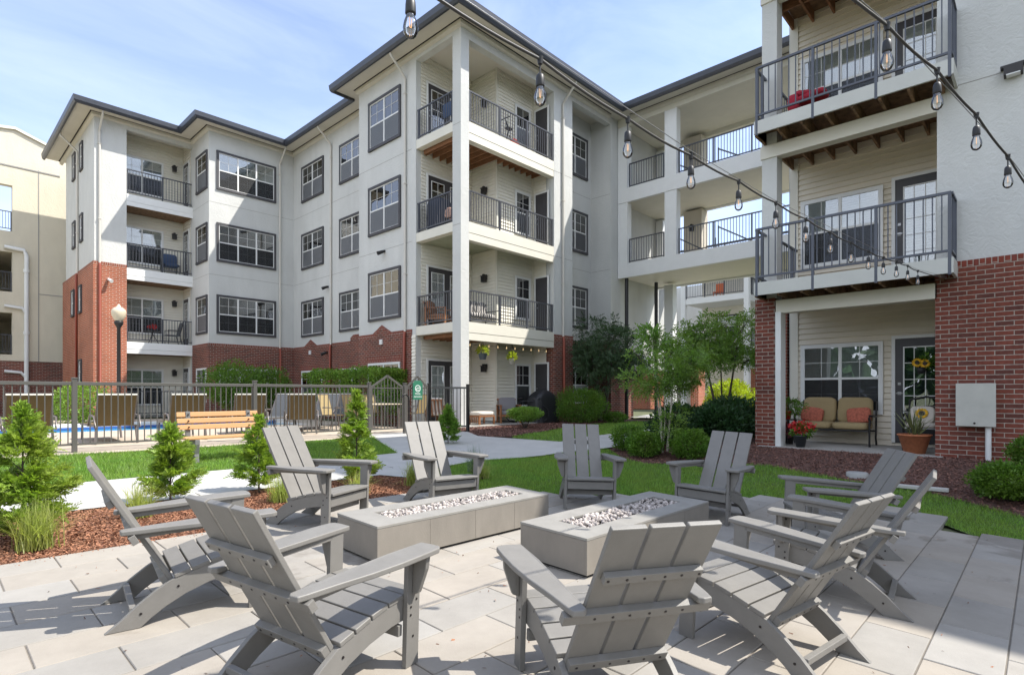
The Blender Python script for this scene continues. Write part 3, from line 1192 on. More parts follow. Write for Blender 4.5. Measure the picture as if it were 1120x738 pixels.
def eave(par, path, zb, closed_in, mats=True, name='roof', vent=True):
    """path: outer eave polyline (x,y); closed_in: polygon closing points behind; builds roof slab with soffit and gutter"""
    poly = path + closed_in
    r = MB()
    r.prism(poly, zb + .03, zb + .14, 'z', 0)
    ro = r.build(name, ROOF, par)
    s = MB()
    s.prism(poly, zb, zb + .03, 'z', 0)
    s.build('soffit', SOFF, ro)
    g = MB()
    n = len(path)

    def off(path, d):
        out = []
        for i, p in enumerate(path):
            p = Vector(p)
            ns = []
            if i > 0:
                e = (p - Vector(path[i - 1])).normalized()
                ns.append(Vector((e.y, -e.x)))
            if i < n - 1:
                e = (Vector(path[i + 1]) - p).normalized()
                ns.append(Vector((e.y, -e.x)))
            if len(ns) == 1:
                q = p + ns[0] * d
            else:
                b = (ns[0] + ns[1])
                q = p + b * (d / (1 + ns[0].dot(ns[1])))
            out.append((q.x, q.y))
        return out

    sgn = 1
    # gutter profile swept along the path with mitres; offsets: negative = outwards
    prof = [(.0, -.09), (.07, -.09), (.12, -.01), (.135, .13), (.14, .165), (0, .165)]
    rings = []
    for d, z in prof:
        rings.append([(x, y_, zb + z) for x, y_ in off(path, -d * OUT)])
    vs = []
    for i in range(n):
        for k in range(len(prof)):
            vs.append(rings[k][i])
    K = len(prof)
    fs = []
    for i in range(n - 1):
        for k in range(K):
            fs.append((i * K + k, i * K + (k + 1) % K, (i + 1) * K + (k + 1) % K, (i + 1) * K + k))
    fs.append(tuple(range(K)))
    fs.append(tuple((n - 1) * K + k for k in reversed(range(K))))
    g.add(vs, fs)
    g.build('gutter', GUT, ro)
    if vent:
        v = MB()
        a = off(path, .50 * OUT)
        b = off(path, .545 * OUT)
        for i in range(n - 1):
            v.add([(a[i][0], a[i][1], zb - .004), (a[i + 1][0], a[i + 1][1], zb - .004), (b[i + 1][0], b[i + 1][1], zb - .004),
                   (b[i][0], b[i][1], zb - .004), (a[i][0], a[i][1], zb - .001), (a[i + 1][0], a[i + 1][1], zb - .001),
                   (b[i + 1][0], b[i + 1][1], zb - .001), (b[i][0], b[i][1], zb - .001)],
                  [(0, 1, 2, 3), (7, 6, 5, 4), (0, 4, 5, 1), (1, 5, 6, 2), (2, 6, 7, 3), (3, 7, 4, 0)])
        v.build('soffit_vent', DARKV, ro)
        # frieze between vent and wall
        fz = MB()
        a = off(path, .546 * OUT)
        b = off(path, .66 * OUT)
        for i in range(n - 1):
            fz.add([(a[i][0], a[i][1], zb - .11), (a[i + 1][0], a[i + 1][1], zb - .11), (b[i + 1][0], b[i + 1][1], zb - .16),
                    (b[i][0], b[i][1], zb - .16), (a[i][0], a[i][1], zb - .001), (a[i + 1][0], a[i + 1][1], zb - .001),
                    (b[i + 1][0], b[i + 1][1], zb - .001), (b[i][0], b[i][1], zb - .001)],
                   [(0, 1, 2, 3), (7, 6, 5, 4), (0, 4, 5, 1), (1, 5, 6, 2), (2, 6, 7, 3), (3, 7, 4, 0)])
        fz.build('frieze_board', SOFF, ro)
    return ro


OUT = 1


def downspout(par, face, c, u, zt, zb, zbrick, over=.62):
    """round pipe from gutter to ground on a wall plane; brick coloured below zbrick"""

    def P(o, z, du=0):
        return (c - o, u + du, z) if face == 'x' else (u + du, c - o, z)

    t = MB()
    t.tube([P(over, zt + .02), P(over, zt - .14), P(over - .06, zt - .2), P(.1, zt - .62), P(.055, zt - .7), P(.055, zt - .8),
            P(.055, max(zb, zbrick))], .042, 10)
    for z in np.arange(zt - 1.2, max(zb, zbrick), -3.0):
        a = P(.05, z)
        t.obox(a, (.11, .11, .03))
    d = t.build('downspout', DSP, par)
    if zbrick > zb:
        t = MB()
        t.tube([P(.055, zbrick), P(.085, zbrick - .12), P(.085, zb + .25), P(.2, zb + .1)], .048, 10)
        t.build('lower_pipe', DSPB, d)


# ------------------------------------------------------------------ left hand building (wing + corner tower)
A = thing('apartment_building', (11.26, 12.76, .3),
          'grey stucco apartment block with a tall open balcony tower, brick base and dark gutters', 'apartment building')
w = MB()
zt = ZT + .02
zb0 = 3.44
# wing
w.box(4.89, 5.09, 27.5, 33.6, 6.6, zt)
w.box(5.09, 5.98, 27.5, 27.8, 6.6, zt)
w.box(8.46, 8.66, 25.48, 27.5, zb0, zt)
w.box(8.46, 8.66, 27.5, 28.75, .3, zt)
w.box(8.66, 12.12, 25.48, 25.7, zb0, zt)
w.box(12.12, 12.32, 18.42, 25.48, zb0, zt)
w.box(11.26, 12.12, 18.22, 18.42, zb0, zt)
w.box(11.26, 11.46, 15.17, 18.22, zb0, zt)
w.box(11.26, 11.46, 14.97, 15.17, .3, zt)
# tower columns
w.box(11.26, 11.59, 12.76, 13.14, .3, zt)
w.box(15.69, 16.76, 12.76, 13.7, zb0, zt)
w.box(16.76, 19.31, 13.75, 13.95, zb0, zt)
w.box(19.31, 19.51, 12.76, 13.95, zb0, zt)
w.box(19.51, 23.2, 12.76, 12.96, 3.0, zt)
# beams under the eaves over the openings
w.box(11.26, 11.5, 13.14, 14.97, 12.25, zt)
w.box(11.59, 15.69, 12.76, 13.0, 12.12, zt)
w.box(16.76, 19.31, 12.76, 13.0, 12.2, zt)
w.box(5.98, 8.46, 27.5, 27.7, 12.2, zt)
w.build('wall', STUCCO, A)
# core volume behind the skin
c_ = MB()
c_.box(5.1, 12.1, 28.8, 34, .3, zt)
c_.box(8.7, 12.3, 25.75, 28.8, .3, zt)
c_.box(12.35, 22, 15.05, 34, .3, zt)
c_.box(13.78, 22, 14.0, 15.0, .3, zt)
c_.box(15.72, 16.7, 13.72, 13.98, .3, zt)
c_.build('inner_core', STUCCO, A)
# control joints (shallow reveal lines)
j = MB()
for z in (6.35, 9.4):
    j.fbox('x', 11.26, 15.2, 18.42, z, z + .014, .001, .003)
    j.fbox('x', 12.12, 18.5, 25.45, z, z + .014, .001, .003)
    j.fbox('y', 25.48, 8.47, 12.1, z, z + .014, .001, .003)
    j.fbox('x', 8.46, 25.5, 27.49, z, z + .014, .001, .003)
    j.fbox('y', 13.75, 16.8, 19.3, z, z + .014, .001, .003)
    j.fbox('x', 19.31, 12.8, 13.7, z, z + .014, .001, .003)
    j.fbox('y', 12.76, 15.7, 16.75, z - .1, z - .086, .001, .003)
    j.fbox('x', 11.26, 12.77, 13.13, z + .1, z + .114, .001, .003)
j.build('control_joint', mat('joint_line', (.30, .29, .27), rough=.9), A)

# brick base
b = MB()
b.box(4.85, 5.09, 27.46, 34.2, .1, 6.52)
b.box(5.09, 5.98, 27.46, 27.8, .1, 6.52)
b.build('brick_base', BRICK_L, A)
b = MB()
b.box(8.44, 8.66, 25.46, 27.5, .1, 3.36)
b.box(8.66, 12.10, 25.46, 25.7, .1, 3.36)
b.box(12.10, 12.32, 20.42, 25.46, .1, 3.36)
b.box(12.10, 12.32, 18.42, 20.42, .1, 3.60)
b.box(11.24, 12.12, 18.22, 18.44, .1, 3.44)
b.box(11.24, 11.46, 15.17, 18.22, .1, 3.36)
b.box(15.69, 16.78, 12.74, 13.7, .1, 3.36)
b.box(16.78, 19.29, 13.73, 13.95, .1, 3.36)
b.box(19.29, 19.51, 12.74, 13.95, .1, 3.36)
b.box(19.51, 21.0, 12.74, 12.96, .1, 3.2)
# little gables rising above the band
for (cx_, yc, x) in ((0, 23.8, 12.10), (0, 16.92, 11.24)):
    b.prism([(yc - .5, 3.36), (yc, 3.62), (yc + .5, 3.36)], x, x + .15, 'x')
b.build('brick_base', BRICK, A)
b = MB()
b.fbox('y', 27.46, 4.85, 5.98, 6.52, 6.62, -.1, .004)
b.fbox('x', 4.85, 27.47, 34.2, 6.52, 6.62, -.1, .004)
b.build('soldier_course', BRICK_LS, A)
b = MB()
b.fbox('x', 8.44, 25.46, 27.5, 3.36, 3.46, -.1, .004)
b.fbox('y', 25.46, 8.436, 12.10, 3.36, 3.46, -.1, .004)
b.fbox('x', 12.10, 20.42, 23.3, 3.36, 3.46, -.1, .004)
b.fbox('x', 12.10, 24.3, 25.46, 3.36, 3.46, -.1, .004)
b.fbox('x', 11.24, 15.17, 16.42, 3.36, 3.46, -.1, .004)
b.fbox('x', 11.24, 17.42, 18.44, 3.36, 3.46, -.1, .004)
b.fbox('y', 12.74, 15.69, 16.78, 3.36, 3.46, -.1, .004)
b.fbox('y', 13.73, 16.78, 19.29, 3.36, 3.46, -.1, .004)
b.build_each('soldier_course', BRICK_S, A)
b = MB()
for yc, x in ((23.8, 12.10), (16.92, 11.24)):
    for sg in (-1, 1):
        b.prism([(yc + sg * .55, 3.36), (yc + sg * .55, 3.47), (yc, 3.74), (yc, 3.60), (yc + sg * .5, 3.36)], x - .006, x + .12, 'x')
b.prism([(20.42, 3.36), (20.42, 3.60), (20.2, 3.70), (18.45, 3.70), (18.45, 3.60), (20.4, 3.6)], 12.09, 12.2, 'x')
b.build('gable_course', BRICK_S, A)
for (f, c, u, z) in (('x', 12.10, 23.8, 3.08), ('x', 11.24, 16.92, 3.06)):
    v = MB()
    v.fbox(f, c, u - .075, u + .075, z, z + .17, 0, .05)
    v.build('vent_cap', WHITE, A)
# lintel bands over the ground floor windows
b = MB()
b.fbox('x', 11.24, 15.75, 17.8, 2.42, 2.64, 0, .006)
b.fbox('x', 12.10, 22.6, 24.7, 2.36, 2.58, 0, .006)
b.fbox('x', 12.10, 19.2, 21.35, 2.36, 2.58, 0, .006)
b.fbox('y', 25.46, 8.7, 11.4, 2.42, 2.62, 0, .006)
b.build_each('lintel_course', BRICK_S, A)

# windows
k = 0
bl = [.5, .5, .3, .48, 0, .9, .5, 0., .45]
for i in (1, 2, 3):
    F0 = FL[i]
    window(A, 'x', 11.26, 15.79, 17.74, F0 + .43, F0 + 2.18, 2, blind=[.5, .97][i == 1] if i != 3 else .4, curtain=(i == 1))
    window(A, 'x', 12.12, 22.62, 24.62, F0 + .40, F0 + 2.02, 2, blind=[.52, .62, .3][i - 1], curtain=(i != 3))
    window(A, 'x', 12.12, 19.33, 21.28, F0 + .40, F0 + 2.02, 2, blind=[.1, .95, .2][i - 1], curtain=(i == 2))
    window(A, 'y', 25.48, 8.75, 11.28, F0 + .40, F0 + 2.05, 3, blind=[0, .0, .95][i - 1])
    window(A, 'x', 8.46, 25.62, 26.95, F0 + .40, F0 + 2.02, 1, blind=.52)
    window(A, 'y', 13.75, 17.35, 19.05, F0 + .5, F0 + 2.17, 2, blind=[.25, .5, .5][i - 1])
window(A, 'x', 11.24, 15.8, 17.74, .95, 2.42, 2, trim=False, blind=.98, curtain=True, o0=.004)
window(A, 'x', 12.10, 22.7, 24.6, .95, 2.36, 2, trim=False, blind=.98, curtain=True, o0=.004)
window(A, 'x', 12.10, 19.3, 21.28, .95, 2.36, 2, trim=False, blind=.9, curtain=True, o0=.004)
window(A, 'y', 25.46, 8.85, 11.3, .95, 2.42, 3, trim=False, blind=[.9, .3, .3], curtain=True, o0=.004)
window(A, 'x', 8.44, 25.7, 26.9, .95, 2.42, 1, trim=False, blind=.7, curtain=True, o0=.004)
window(A, 'y', 13.73, 17.35, 19.05, .95, 2.42, 2, trim=False, blind=.3, curtain=True, o0=.004)
for z in (10.85, 7.8, 4.75):
    window(A, 'x', 4.89 if z > 6 else 4.85, 31.2, 31.85, z, z + 1.2, 1, blind=.3, grid=False)
    window(A, 'x', 4.89 if z > 6 else 4.85, 29.6, 30.2, z, z + 1.2, 1, blind=.3, grid=False)
window(A, 'x', 4.85, 29.6, 30.2, 1.7, 2.8, 1, blind=.3, grid=False)

# roof
OUT = -1
path = [(4.24, 34.6), (4.24, 26.85), (7.81, 26.85), (7.81, 24.83), (11.47, 24.83), (11.47, 19.07), (10.61, 19.07), (10.61, 12.11), (19.15, 12.11)]
eave(A, path, ZT, [(23.8, 12.11), (23.8, 34.6)])
downspout(A, 'x', 11.26, 15.5, ZT, .4, 3.4)
downspout(A, 'x', 12.12, 21.95, ZT, .4, 3.4)
downspout(A, 'y', 25.48, 11.46, ZT, .4, 3.4)
downspout(A, 'y', 27.5, 5.06, ZT, .4, 6.55)
downspout(A, 'x', 4.89, 30.6, ZT, .4, 6.55)
downspout(A, 'y', 12.76, 16.15, ZT, .4, 3.4)

# wing balconies
sd = MB()
siding(sd, 'y', 28.76, 5.98, 8.46, .4, zt)
siding(sd, 'x', 8.455, 27.75, 28.74, .4, zt)
sd.box(5.985, 5.99, 27.8, 28.75, .4, zt)
sd.build('siding', SIDING, A)
for i in range(4):
    F0 = FL[i]
    if i:
        m_ = MB()
        m_.box(5.98, 8.46, 27.52, 28.74, F0 - .3, F0)
        m_.fbox('y', 27.5, 5.98, 8.46, F0 - .3, F0 - .02, -.02, .02)
        m_.fbox('y', 27.5, 5.98, 8.46, F0 - .48, F0 - .305, -.02, .012)
        fo = m_.build('balcony', WHITE, A)
        u = MB()
        u.box(6.0, 8.44, 27.56, 28.72, F0 - .47, F0 - .31)
        u.build('underside', WOODD, fo)
        railing(fo, 'y', 27.58, 6.0, 8.44, F0 - .0, posts=[6.03, 7.3, 8.2])
    window(A, 'y', 28.725, 5.99, 7.64, F0 + .45, F0 + 2.05, 2, trim=False, blind=[.95, .5, .4, .6][i], curtain=i < 3)
    glass_door(A, 'x', 8.42, 27.85, 28.55, F0 + .05, F0 + 2.1, lite=True, cols=2)
    lantern(A, 'y', 28.725, 8.05, F0 + 1.9)
railing(A, 'y', 27.4, 5.98, 8.44, .4, name='patio_rail')
# spotlights
for f, c, u, z in (('y', 27.46, 5.35, 5.9), ('x', 12.10, 22.3, 3.05), ('x', 11.26, 16.75, 6.25), ('x', 12.12, 22.25, 5.85)):
    l = MB()
    l.fbox(f, c, u - .04, u + .04, z, z + .08, 0, .05)
    p0 = (c - .05, u, z + .04) if f == 'x' else (u, c - .05, z + .04)
    p1 = (c - .26, u + .06, z - .06) if f == 'x' else (u + .06, c - .26, z - .06)
    l.tube([p0, p1], [.05, .07], 10)
    l.build('spotlight', DKMET if f == 'x' else WHITE, A)

# tower balconies
sd = MB()
siding(sd, 'y', 14.97, 11.46, 13.74, .4, zt)
siding(sd, 'x', 13.74, 13.72, 14.97, .4, zt)
siding(sd, 'y', 13.72, 13.76, 15.69, .4, zt)
siding(sd, 'x', 15.66, 13.1, 13.72, .4, zt)
siding(sd, 'x', 11.255, 14.97, 15.17, .4, 3.3)
sd.box(13.70, 13.78, 13.68, 13.76, .4, zt, 1)
sd.box(15.60, 15.655, 13.66, 13.71, .4, zt, 1)
sd.build('siding', [SIDING, CREAM], A)
for i in range(4):
    F0 = FL[i]
    glass_door(A, 'y', 14.935, 11.72, 13.35, F0 + .04, F0 + 2.08, leaves=2, cols=2)
    window(A, 'y', 13.685, 14.62, 15.44, F0 + .5, F0 + 2.05, 1, trim=False, blind=[.9, .2, .5, .3][i], curtain=i == 0)
    glass_door(A, 'x', 15.625, 13.0, 13.56, F0 + .02, F0 + 2.05, lite=False, handle=1, name='closet_door')
    lantern(A, 'x', 13.705, 14.2, F0 + 1.85)
    if i:
        m_ = MB()
        # floor plate and fascias
        m_.box(11.5, 15.69, 13.0, 13.7, F0 - .12, F0)
        m_.box(11.5, 13.7, 13.7, 14.95, F0 - .12, F0)
        m_.fbox('y', 12.76, 11.59, 15.69, F0 - .27, F0 + .05, -.24, -.004)
        m_.fbox('y', 12.76, 11.59, 15.69, F0 - .50, F0 - .285, -.24, -.012)
        m_.fbox('x', 11.26, 13.14, 14.97, F0 - .24, F0 + .05, -.24, -.01)
        fo = m_.build('balcony', [CREAM], A)
        u = MB()
        if i == 2:
            u.box(11.5, 15.68, 13.02, 13.7, F0 - .22, F0 - .14)
            u.box(11.5, 13.7, 13.71, 14.94, F0 - .22, F0 - .14)
            u.build('underside', mat('ply_pale', (.34, .35, .25), rough=.8, var=.12, scale=3), fo)
        else:
            for k in range(14):
                x = 11.62 + k * .30
                u.box(x, x + .04, 13.02, 13.7 if x > 13.7 else 14.94, F0 - .36, F0 - .125)
            u.box(11.5, 15.68, 13.3, 13.33, F0 - .36, F0 - .125) if False else None
            u.box(11.52, 11.56, 13.2, 14.9, F0 - .36, F0 - .125)
            u.build('joists', WOODJ, fo)
        r = railing(None, 'y', 12.82, 11.62, 15.67, F0 + .04, h=1.0, posts=[11.66, 12.98, 14.3, 15.64], ret=True)
        railing(None, 'x', 11.32, 13.16, 14.95, F0 + .04, h=1.0, posts=[13.2, 14.9], mbx=r)
        r.build('railing', RAIL, fo)
m_ = MB()
m_.box(11.1, 15.75, 12.6, 14.95, .05, .355)
m_.build('porch_slab', SLABM, A)

# ------------------------------------------------------------------ bridge / breezeway
B = thing('breezeway_bridge', (19.8, 8.4, .3), 'two storey open walkway bridging the two apartment blocks on white panelled columns',
          'covered bridge')
for i in (2, 3):
    F0 = FL[i] + .08
    d = MB()
    d.box(19.8, 19.95, 3.2, 12.74, F0 - .57, F0)
    d.box(23.0, 23.15, 3.2, 12.74, F0 - .57, F0)
    do = d.build('deck', WHITE, B)
    d = MB()
    d.box(19.95, 23.0, 3.2, 12.74, F0 - .5, F0 - .02)
    d.build('deck_soffit', CREAM, do)
    railing(B, 'x', 19.88, 3.3, 10.10, F0 - .04, h=1.02, m=RAIL, name='front_rail')
    railing(B, 'x', 19.88, 10.7, 12.25, F0 - .04, h=1.02, m=RAIL, name='front_rail')
    railing(B, 'x', 23.05, 3.3, 12.2, F0 - .04, h=1.02, m=RAIL, name='back_rail')
    c_ = MB()
    ztop = 12.2 if i == 3 else FL[3] - .5
    for (y0, y1, x) in ((12.3, 12.74, 19.82), (10.15, 10.64, 19.82), (3.4, 3.9, 19.82), (12.4, 12.74, 22.9), (7.6, 7.95, 22.9), (6.0, 6.3, 22.9)):
        c_ = MB()
        c_.box(x, x + .3, y0, y1, F0, ztop)
        if x < 20:
            c_.fbox('x', x, y0 + .0, y0 + .05, F0, ztop, 0, .02)
            c_.fbox('x', x, y1 - .05, y1, F0, ztop, 0, .02)
        c_.build('column', WHITE, B)
    t_ = MB()
    t_.box(22.6, 23.2, 10.45, 11.25, F0, ztop)
    t_.box(20.0, 23.0, 12.60, 12.73, F0, ztop) if False else None
    tb = t_.build('stair_pier', STUCCO_T, B)
    lantern(B, 'x', 22.6, 10.85, F0 + 1.7)
    h_ = MB()
    for kk in range(2):
        y0 = 7.6 + kk * 1.9
        h_.bar((21.6 + kk * .2, y0, F0 + .2), (21.6 + kk * .2, y0 + 1.7, F0 + 1.25), .04, .05)
        h_.bar((21.6 + kk * .2, y0, F0 - .0), (21.6 + kk * .2, y0, F0 + .9), .04, .04)
        h_.bar((21.6 + kk * .2, y0 + 1.7, F0), (21.6 + kk * .2, y0 + 1.7, F0 + 1.3), .04, .04)
    h_.build('stair_rail', RAILB, B)
d = MB()
d.box(19.8, 20.0, 3.2, 12.74, 12.18, ZT + .01)
d.box(23.0, 23.2, 3.2, 12.74, 12.18, ZT + .01)
d.box(20.0, 23.0, 3.2, 12.74, 12.36, 12.44)
d.build('ceiling', CREAM, B)
eave(B, [(19.15, 12.11), (19.15, 3.0)], ZT, [(23.8, 3.0), (23.8, 12.11)])
for (x, y_) in ((20.0, 12.45), (21.6, 12.0), (20.1, 6.0)):
    pl_ = MB()
    pl_.tube([(x, y_, .3), (x, y_, 6.05)], .075, 12)
    pl_.build('steel_post', DKMET, B)
d = MB()
d.box(22.2, 22.55, 11.55, 11.95, .3, 6.0)
d.build('white_post', WHITE, B)

# ------------------------------------------------------------------ far building seen through the breezeway
Cb = thing('distant_apartments', (34, 14, .3), 'pale apartment block seen through the breezeway opening, with a small white balcony',
           'apartment building')
w = MB()
w.box(36, 36.3, 2, 13.4, 2.9, 9.6)
w.box(33.5, 36.3, 19.2, 30, 2.9, 9.6)
w.box(40, 40.3, 12, 22, .3, 9.4)
w.build('wall', STUCCO, Cb)
w = MB()
w.box(35.96, 36.3, 2, 13.4, .3, 2.9)
w.box(28.5, 29.3, 13.35, 13.8, .3, 3.1)
w.box(33.4, 36.3, 19.2, 30, .3, 2.9)
w.build('brick_base', BRICK_L, Cb)
w = MB()
w.box(36, 36.2, 13.4, 16.6, .3, 9.6)
siding(w, 'x', 36, 13.4, 16.6, .3, 9.6)
w.build('siding', SIDING, Cb)
for F0 in (4.2, 7.3):
    w = MB()
    w.box(33.6, 36, 12.9, 16.6, F0 - .35, F0)
    ba = w.build('balcony', WHITE, Cb)
    railing(ba, 'x', 33.65, 12.9, 16.6, F0)
    railing(ba, 'y', 12.92, 33.6, 36, F0)
window(Cb, 'x', 35.96, 14.2, 15.6, 4.9, 6.4, 2, trim=True)
window(Cb, 'x', 36, 10.9, 12.2, 5.2, 7.0, 1, trim=True, blind=.5)
window(Cb, 'x', 36, 8.6, 9.9, 5.2, 7.0, 1, trim=True, blind=.5)
window(Cb, 'x', 36, 10.9, 12.2, 2.2, 3.9, 1, trim=True, blind=.5)
w = MB()
w.box(34.0, 36.8, 1.5, 30.5, 9.6, 9.8)
w.build('roof', ROOF, Cb)
w = MB()
for y_ in (12.62, 16.6):
    w = MB()
    w.box(33.5, 33.8, y_, y_ + .28, .3, 9.6)
    w.build('column', WHITE, Cb)
oc = thing('orange_chair', (34.6, 14.9, 7.3), 'tiny orange chair on the distant white balcony behind the bridge', 'chair')
w = MB()
w.box(34.35, 34.85, 14.65, 15.15, 7.65, 7.7)
w.build('seat', ORNG, oc)
w = MB()
w.box(34.8, 34.86, 14.65, 15.15, 7.7, 8.25)
w.build('backrest', ORNG, oc)
w = MB()
for a in (34.38, 34.8):
    for b_ in (14.68, 15.1):
        w.box(a, a + .04, b_, b_ + .04, 7.3, 7.65)
w.build('legs', ORNG, oc)

# ------------------------------------------------------------------ right hand building
Rb = thing('brick_apartment_house', (11.5, 1.3, .2),
           'near right apartment block with stucco over dark red brick and a cream siding porch', 'apartment building')
w = MB()
w.box(11.5, 11.75, -9, 1.29, 3.46, 12.6)
w.box(11.5, 11.8, 3.79, 4.07, 3.2, 12.6)
w.box(13.3, 13.6, 3.96, 4.12, .3, 12.6)
w.box(13.6, 21.5, -12, 3.98, .3, 12.6)
w.box(11.76, 21.5, -12, .9, .3, 12.6)
w.build('wall', STUCCO, Rb)
jn = MB()
for z in (6.28, 9.35):
    jn.fbox('x', 11.5, -9, 1.28, z, z + .012, .001, .003)
jn.build('control_joint', _m['joint_line'], Rb)
w = MB()
w.box(11.47, 11.76, -9, 1.31, -.2, 3.36)
w.box(11.47, 11.85, 3.82, 4.19, -.1, 3.21)
w.box(13.25, 13.55, 4.15, 4.3, .1, 3.16)
w.build('brick_wall', BRICK, Rb)
w = MB()
w.fbox('x', 11.47, -9, 1.31, 3.36, 3.46, -.2, .004)
w.build('soldier_course', BRICK_S, Rb)
sd = MB()
siding(sd, 'x', 13.2, 1.0, 3.98, .33, 12.5)
siding(sd, 'y', 1.31, 11.8, 13.2, .33, 12.5) if False else None
sd.box(13.16, 13.22, 3.9, 4.06, .33, 12.5, 1)
sd.box(11.78, 13.2, 1.0, 1.28, .33, 12.5, 1)
sd.build('siding', [SIDINGR, CREAM], Rb)
w = MB()
w.box(11.44, 11.72, 3.70, 3.80, .33, 2.92)
w.build('porch_post', WHITE, Rb)
RF = [.33, 3.42, 6.47, 9.52]
for i in range(4):
    F0 = RF[i]
    zb_ = .60
    window(Rb, 'x', 13.165, 2.33, 3.84, F0 + zb_, F0 + 2.05, 2, trim=False, blind=[.52, .62, .55, .5][i], curtain=(i in (0, 2)))
    glass_door(Rb, 'x', 13.165, 1.34, 2.13, F0 + .06, F0 + 2.08, cols=3, rows=5, handle=1, blind=1 if i else 0)
    if i:
        # beam between pier and wall
        bm_ = MB()
        bm_.box(11.47, 11.68, 1.29, 3.80 if i == 1 else 4.09, F0 - .52, F0 - .27)
        bo = bm_.build('balcony', [CREAM], Rb)
        fz = MB()
        fz.box(10.93, 10.97, 1.02, 4.02, F0 - .22, F0 + .02)
        fz.box(10.97, 11.5, 1.02, 1.06, F0 - .22, F0 + .02)
        fz.box(10.97, 11.5, 3.98, 4.02, F0 - .22, F0 + .02)
        fz.build('fascia', mat('fascia_grey', (.50, .50, .46), rough=.6, var=.05, scale=3), bo)
        dk = MB()
        dk.box(10.96, 13.18, 1.06, 3.98, F0 - .03, F0)
        dk.build('deck_boards', WOODD, bo)
        js = MB()
        for k in range(8):
            yy = 1.18 + k * .40
            js.box(10.98, 13.18, yy, yy + .04, F0 - .25, F0 - .032)
        js.box(12.4, 12.44, 1.06, 3.98, F0 - .24, F0 - .032)
        js.build('joists', WOODJ if i == 3 else WOODD, bo)
        r = railing(None, 'x', 10.95, 1.05, 3.99, F0 + .02, h=1.02, posts=[1.07, 2.04, 3.0, 3.97], drop=.26, ret=True, sp=.12)
        railing(None, 'y', 1.05, 10.97, 11.48, F0 + .02, h=1.02, posts=[11.45], mbx=r, sp=.13)
        railing(None, 'y', 3.99, 10.97, 11.48, F0 + .02, h=1.02, posts=[11.3], mbx=r, sp=.13)
        railing(None, 'y', 3.93, 11.82, 13.18, F0 + .02, h=1.02, posts=[12.9], mbx=r, sp=.13)
        r.build('railing', RAILB, bo)
w = MB()
w.box(11.3, 13.3, 1.2, 4.1, .0, .33)
w.build('porch_slab', SLABM, Rb)
OUT = 1
eave(Rb, [(10.85, -12), (10.85, 4.72), (19.0, 4.72)], ZT, [(22, 4.72), (22, -12)], vent=False)
OUT = -1
l = MB()
l.box(11.34, 11.5, .24, .46, 6.17, 6.30)
l.box(11.38, 11.5, .20, .50, 6.30, 6.33)
lo_ = l.build('wall_light', DKMET, Rb)
l = MB()
l.box(11.335, 11.46, .27, .43, 6.155, 6.17)
l.build('light_lens', WHITE, lo_)
wb_ = MB()
wb_.lathe((0, 0, 0), [(0, 0), (.04, 0), (.04, .02), (0, .02)], 12)

# ------------------------------------------------------------------ parking garage, far left
Gb = thing('parking_garage', (0, 36, .3), 'weathered beige parking garage with dark railed openings left of the apartment wing', 'parking garage')
w = MB()
Yg = 36
ops = [(9.1, 11.3), (6.2, 8.1), (3.2, 5.2), (.4, 2.3)]
w.box(3.2, 9, Yg, Yg + .4, 2.9, 13.0)
w.box(-12, 1.0, Yg, Yg + .4, 2.9, 13.0)
zz = [11.3, 13.0, 8.1, 9.1, 5.2, 6.2, 2.9, 3.2]
for k in range(0, 8, 2):
    w.box(1.0, 3.2, Yg, Yg + .4, zz[k], zz[k + 1])
w.box(-12, 20, Yg + 6, Yg + 20, .3, 8.4)
w.prism([(-1.0, 13.0), (-1.0, 13.3), (3.3, 14.0), (5.2, 13.3), (5.2, 13.0)], Yg, Yg + .4, 'y')
w.build('wall', STUCCO_G, Gb)
w = MB()
w.box(-12, 20, Yg + .4, Yg + 6, 5.3, 6.1)
w.box(-12, 20, Yg + .4, Yg + 6, 2.4, 3.1)
w.box(-12, 20, Yg + .4, Yg + 6, 8.2, 9.0)
w.build('floor_slab', STUCCO_G, Gb)
w = MB()
w.box(-12, 9, Yg - .03, Yg + .4, .2, 2.88)
w.build('brick_base', BRICK, Gb)
w = MB()
for z0, z1 in ops:
    railing(None, 'y', Yg + .1, 1.02, 3.18, z0 + .02, h=.95, mbx=w, base=.1)
w.build('railing', RAIL, Gb)
w = MB()
w.fbox('y', Yg, 4.15, 4.19, 2.9, 12.3, .001, .012)
w.fbox('y', Yg, -1, 5.0, 12.2, 12.26, .001, .03)
w.fbox('y', Yg, 4.19, 9, 6.2, 6.24, .001, .012)
w.build('control_joint', _m['joint_line'], Gb)
w = MB()
w.prism([(-1.1, 13.28), (-1.1, 13.4), (3.3, 14.12), (5.3, 13.4), (9, 13.12), (9, 13.0), (5.3, 13.28), (3.3, 14.0)], Yg - .1, Yg + .5, 'y')
w.build('coping', CREAM, Gb)
w = MB()
w.tube([(3.7, Yg - .12, .4), (3.7, Yg - .12, 8.0), (3.6, Yg - .12, 8.25), (2.9, Yg - .12, 8.3)], .09, 10)
w.tube([(3.7, Yg - .12, 5.2), (3.55, Yg - .12, 5.45), (2.9, Yg - .12, 5.5)], .07, 8)
w.tube([(3.7, Yg - .12, 2.1), (3.5, Yg - .12, 2.35), (2.9, Yg - .12, 2.4)], .07, 8)
for z in (7.2, 4.2):
    w.tube([(3.7, Yg - .12, z), (3.7, Yg - .12, z + .14)], .12, 10)
w.build('drain_pipe', WHITE, Gb)

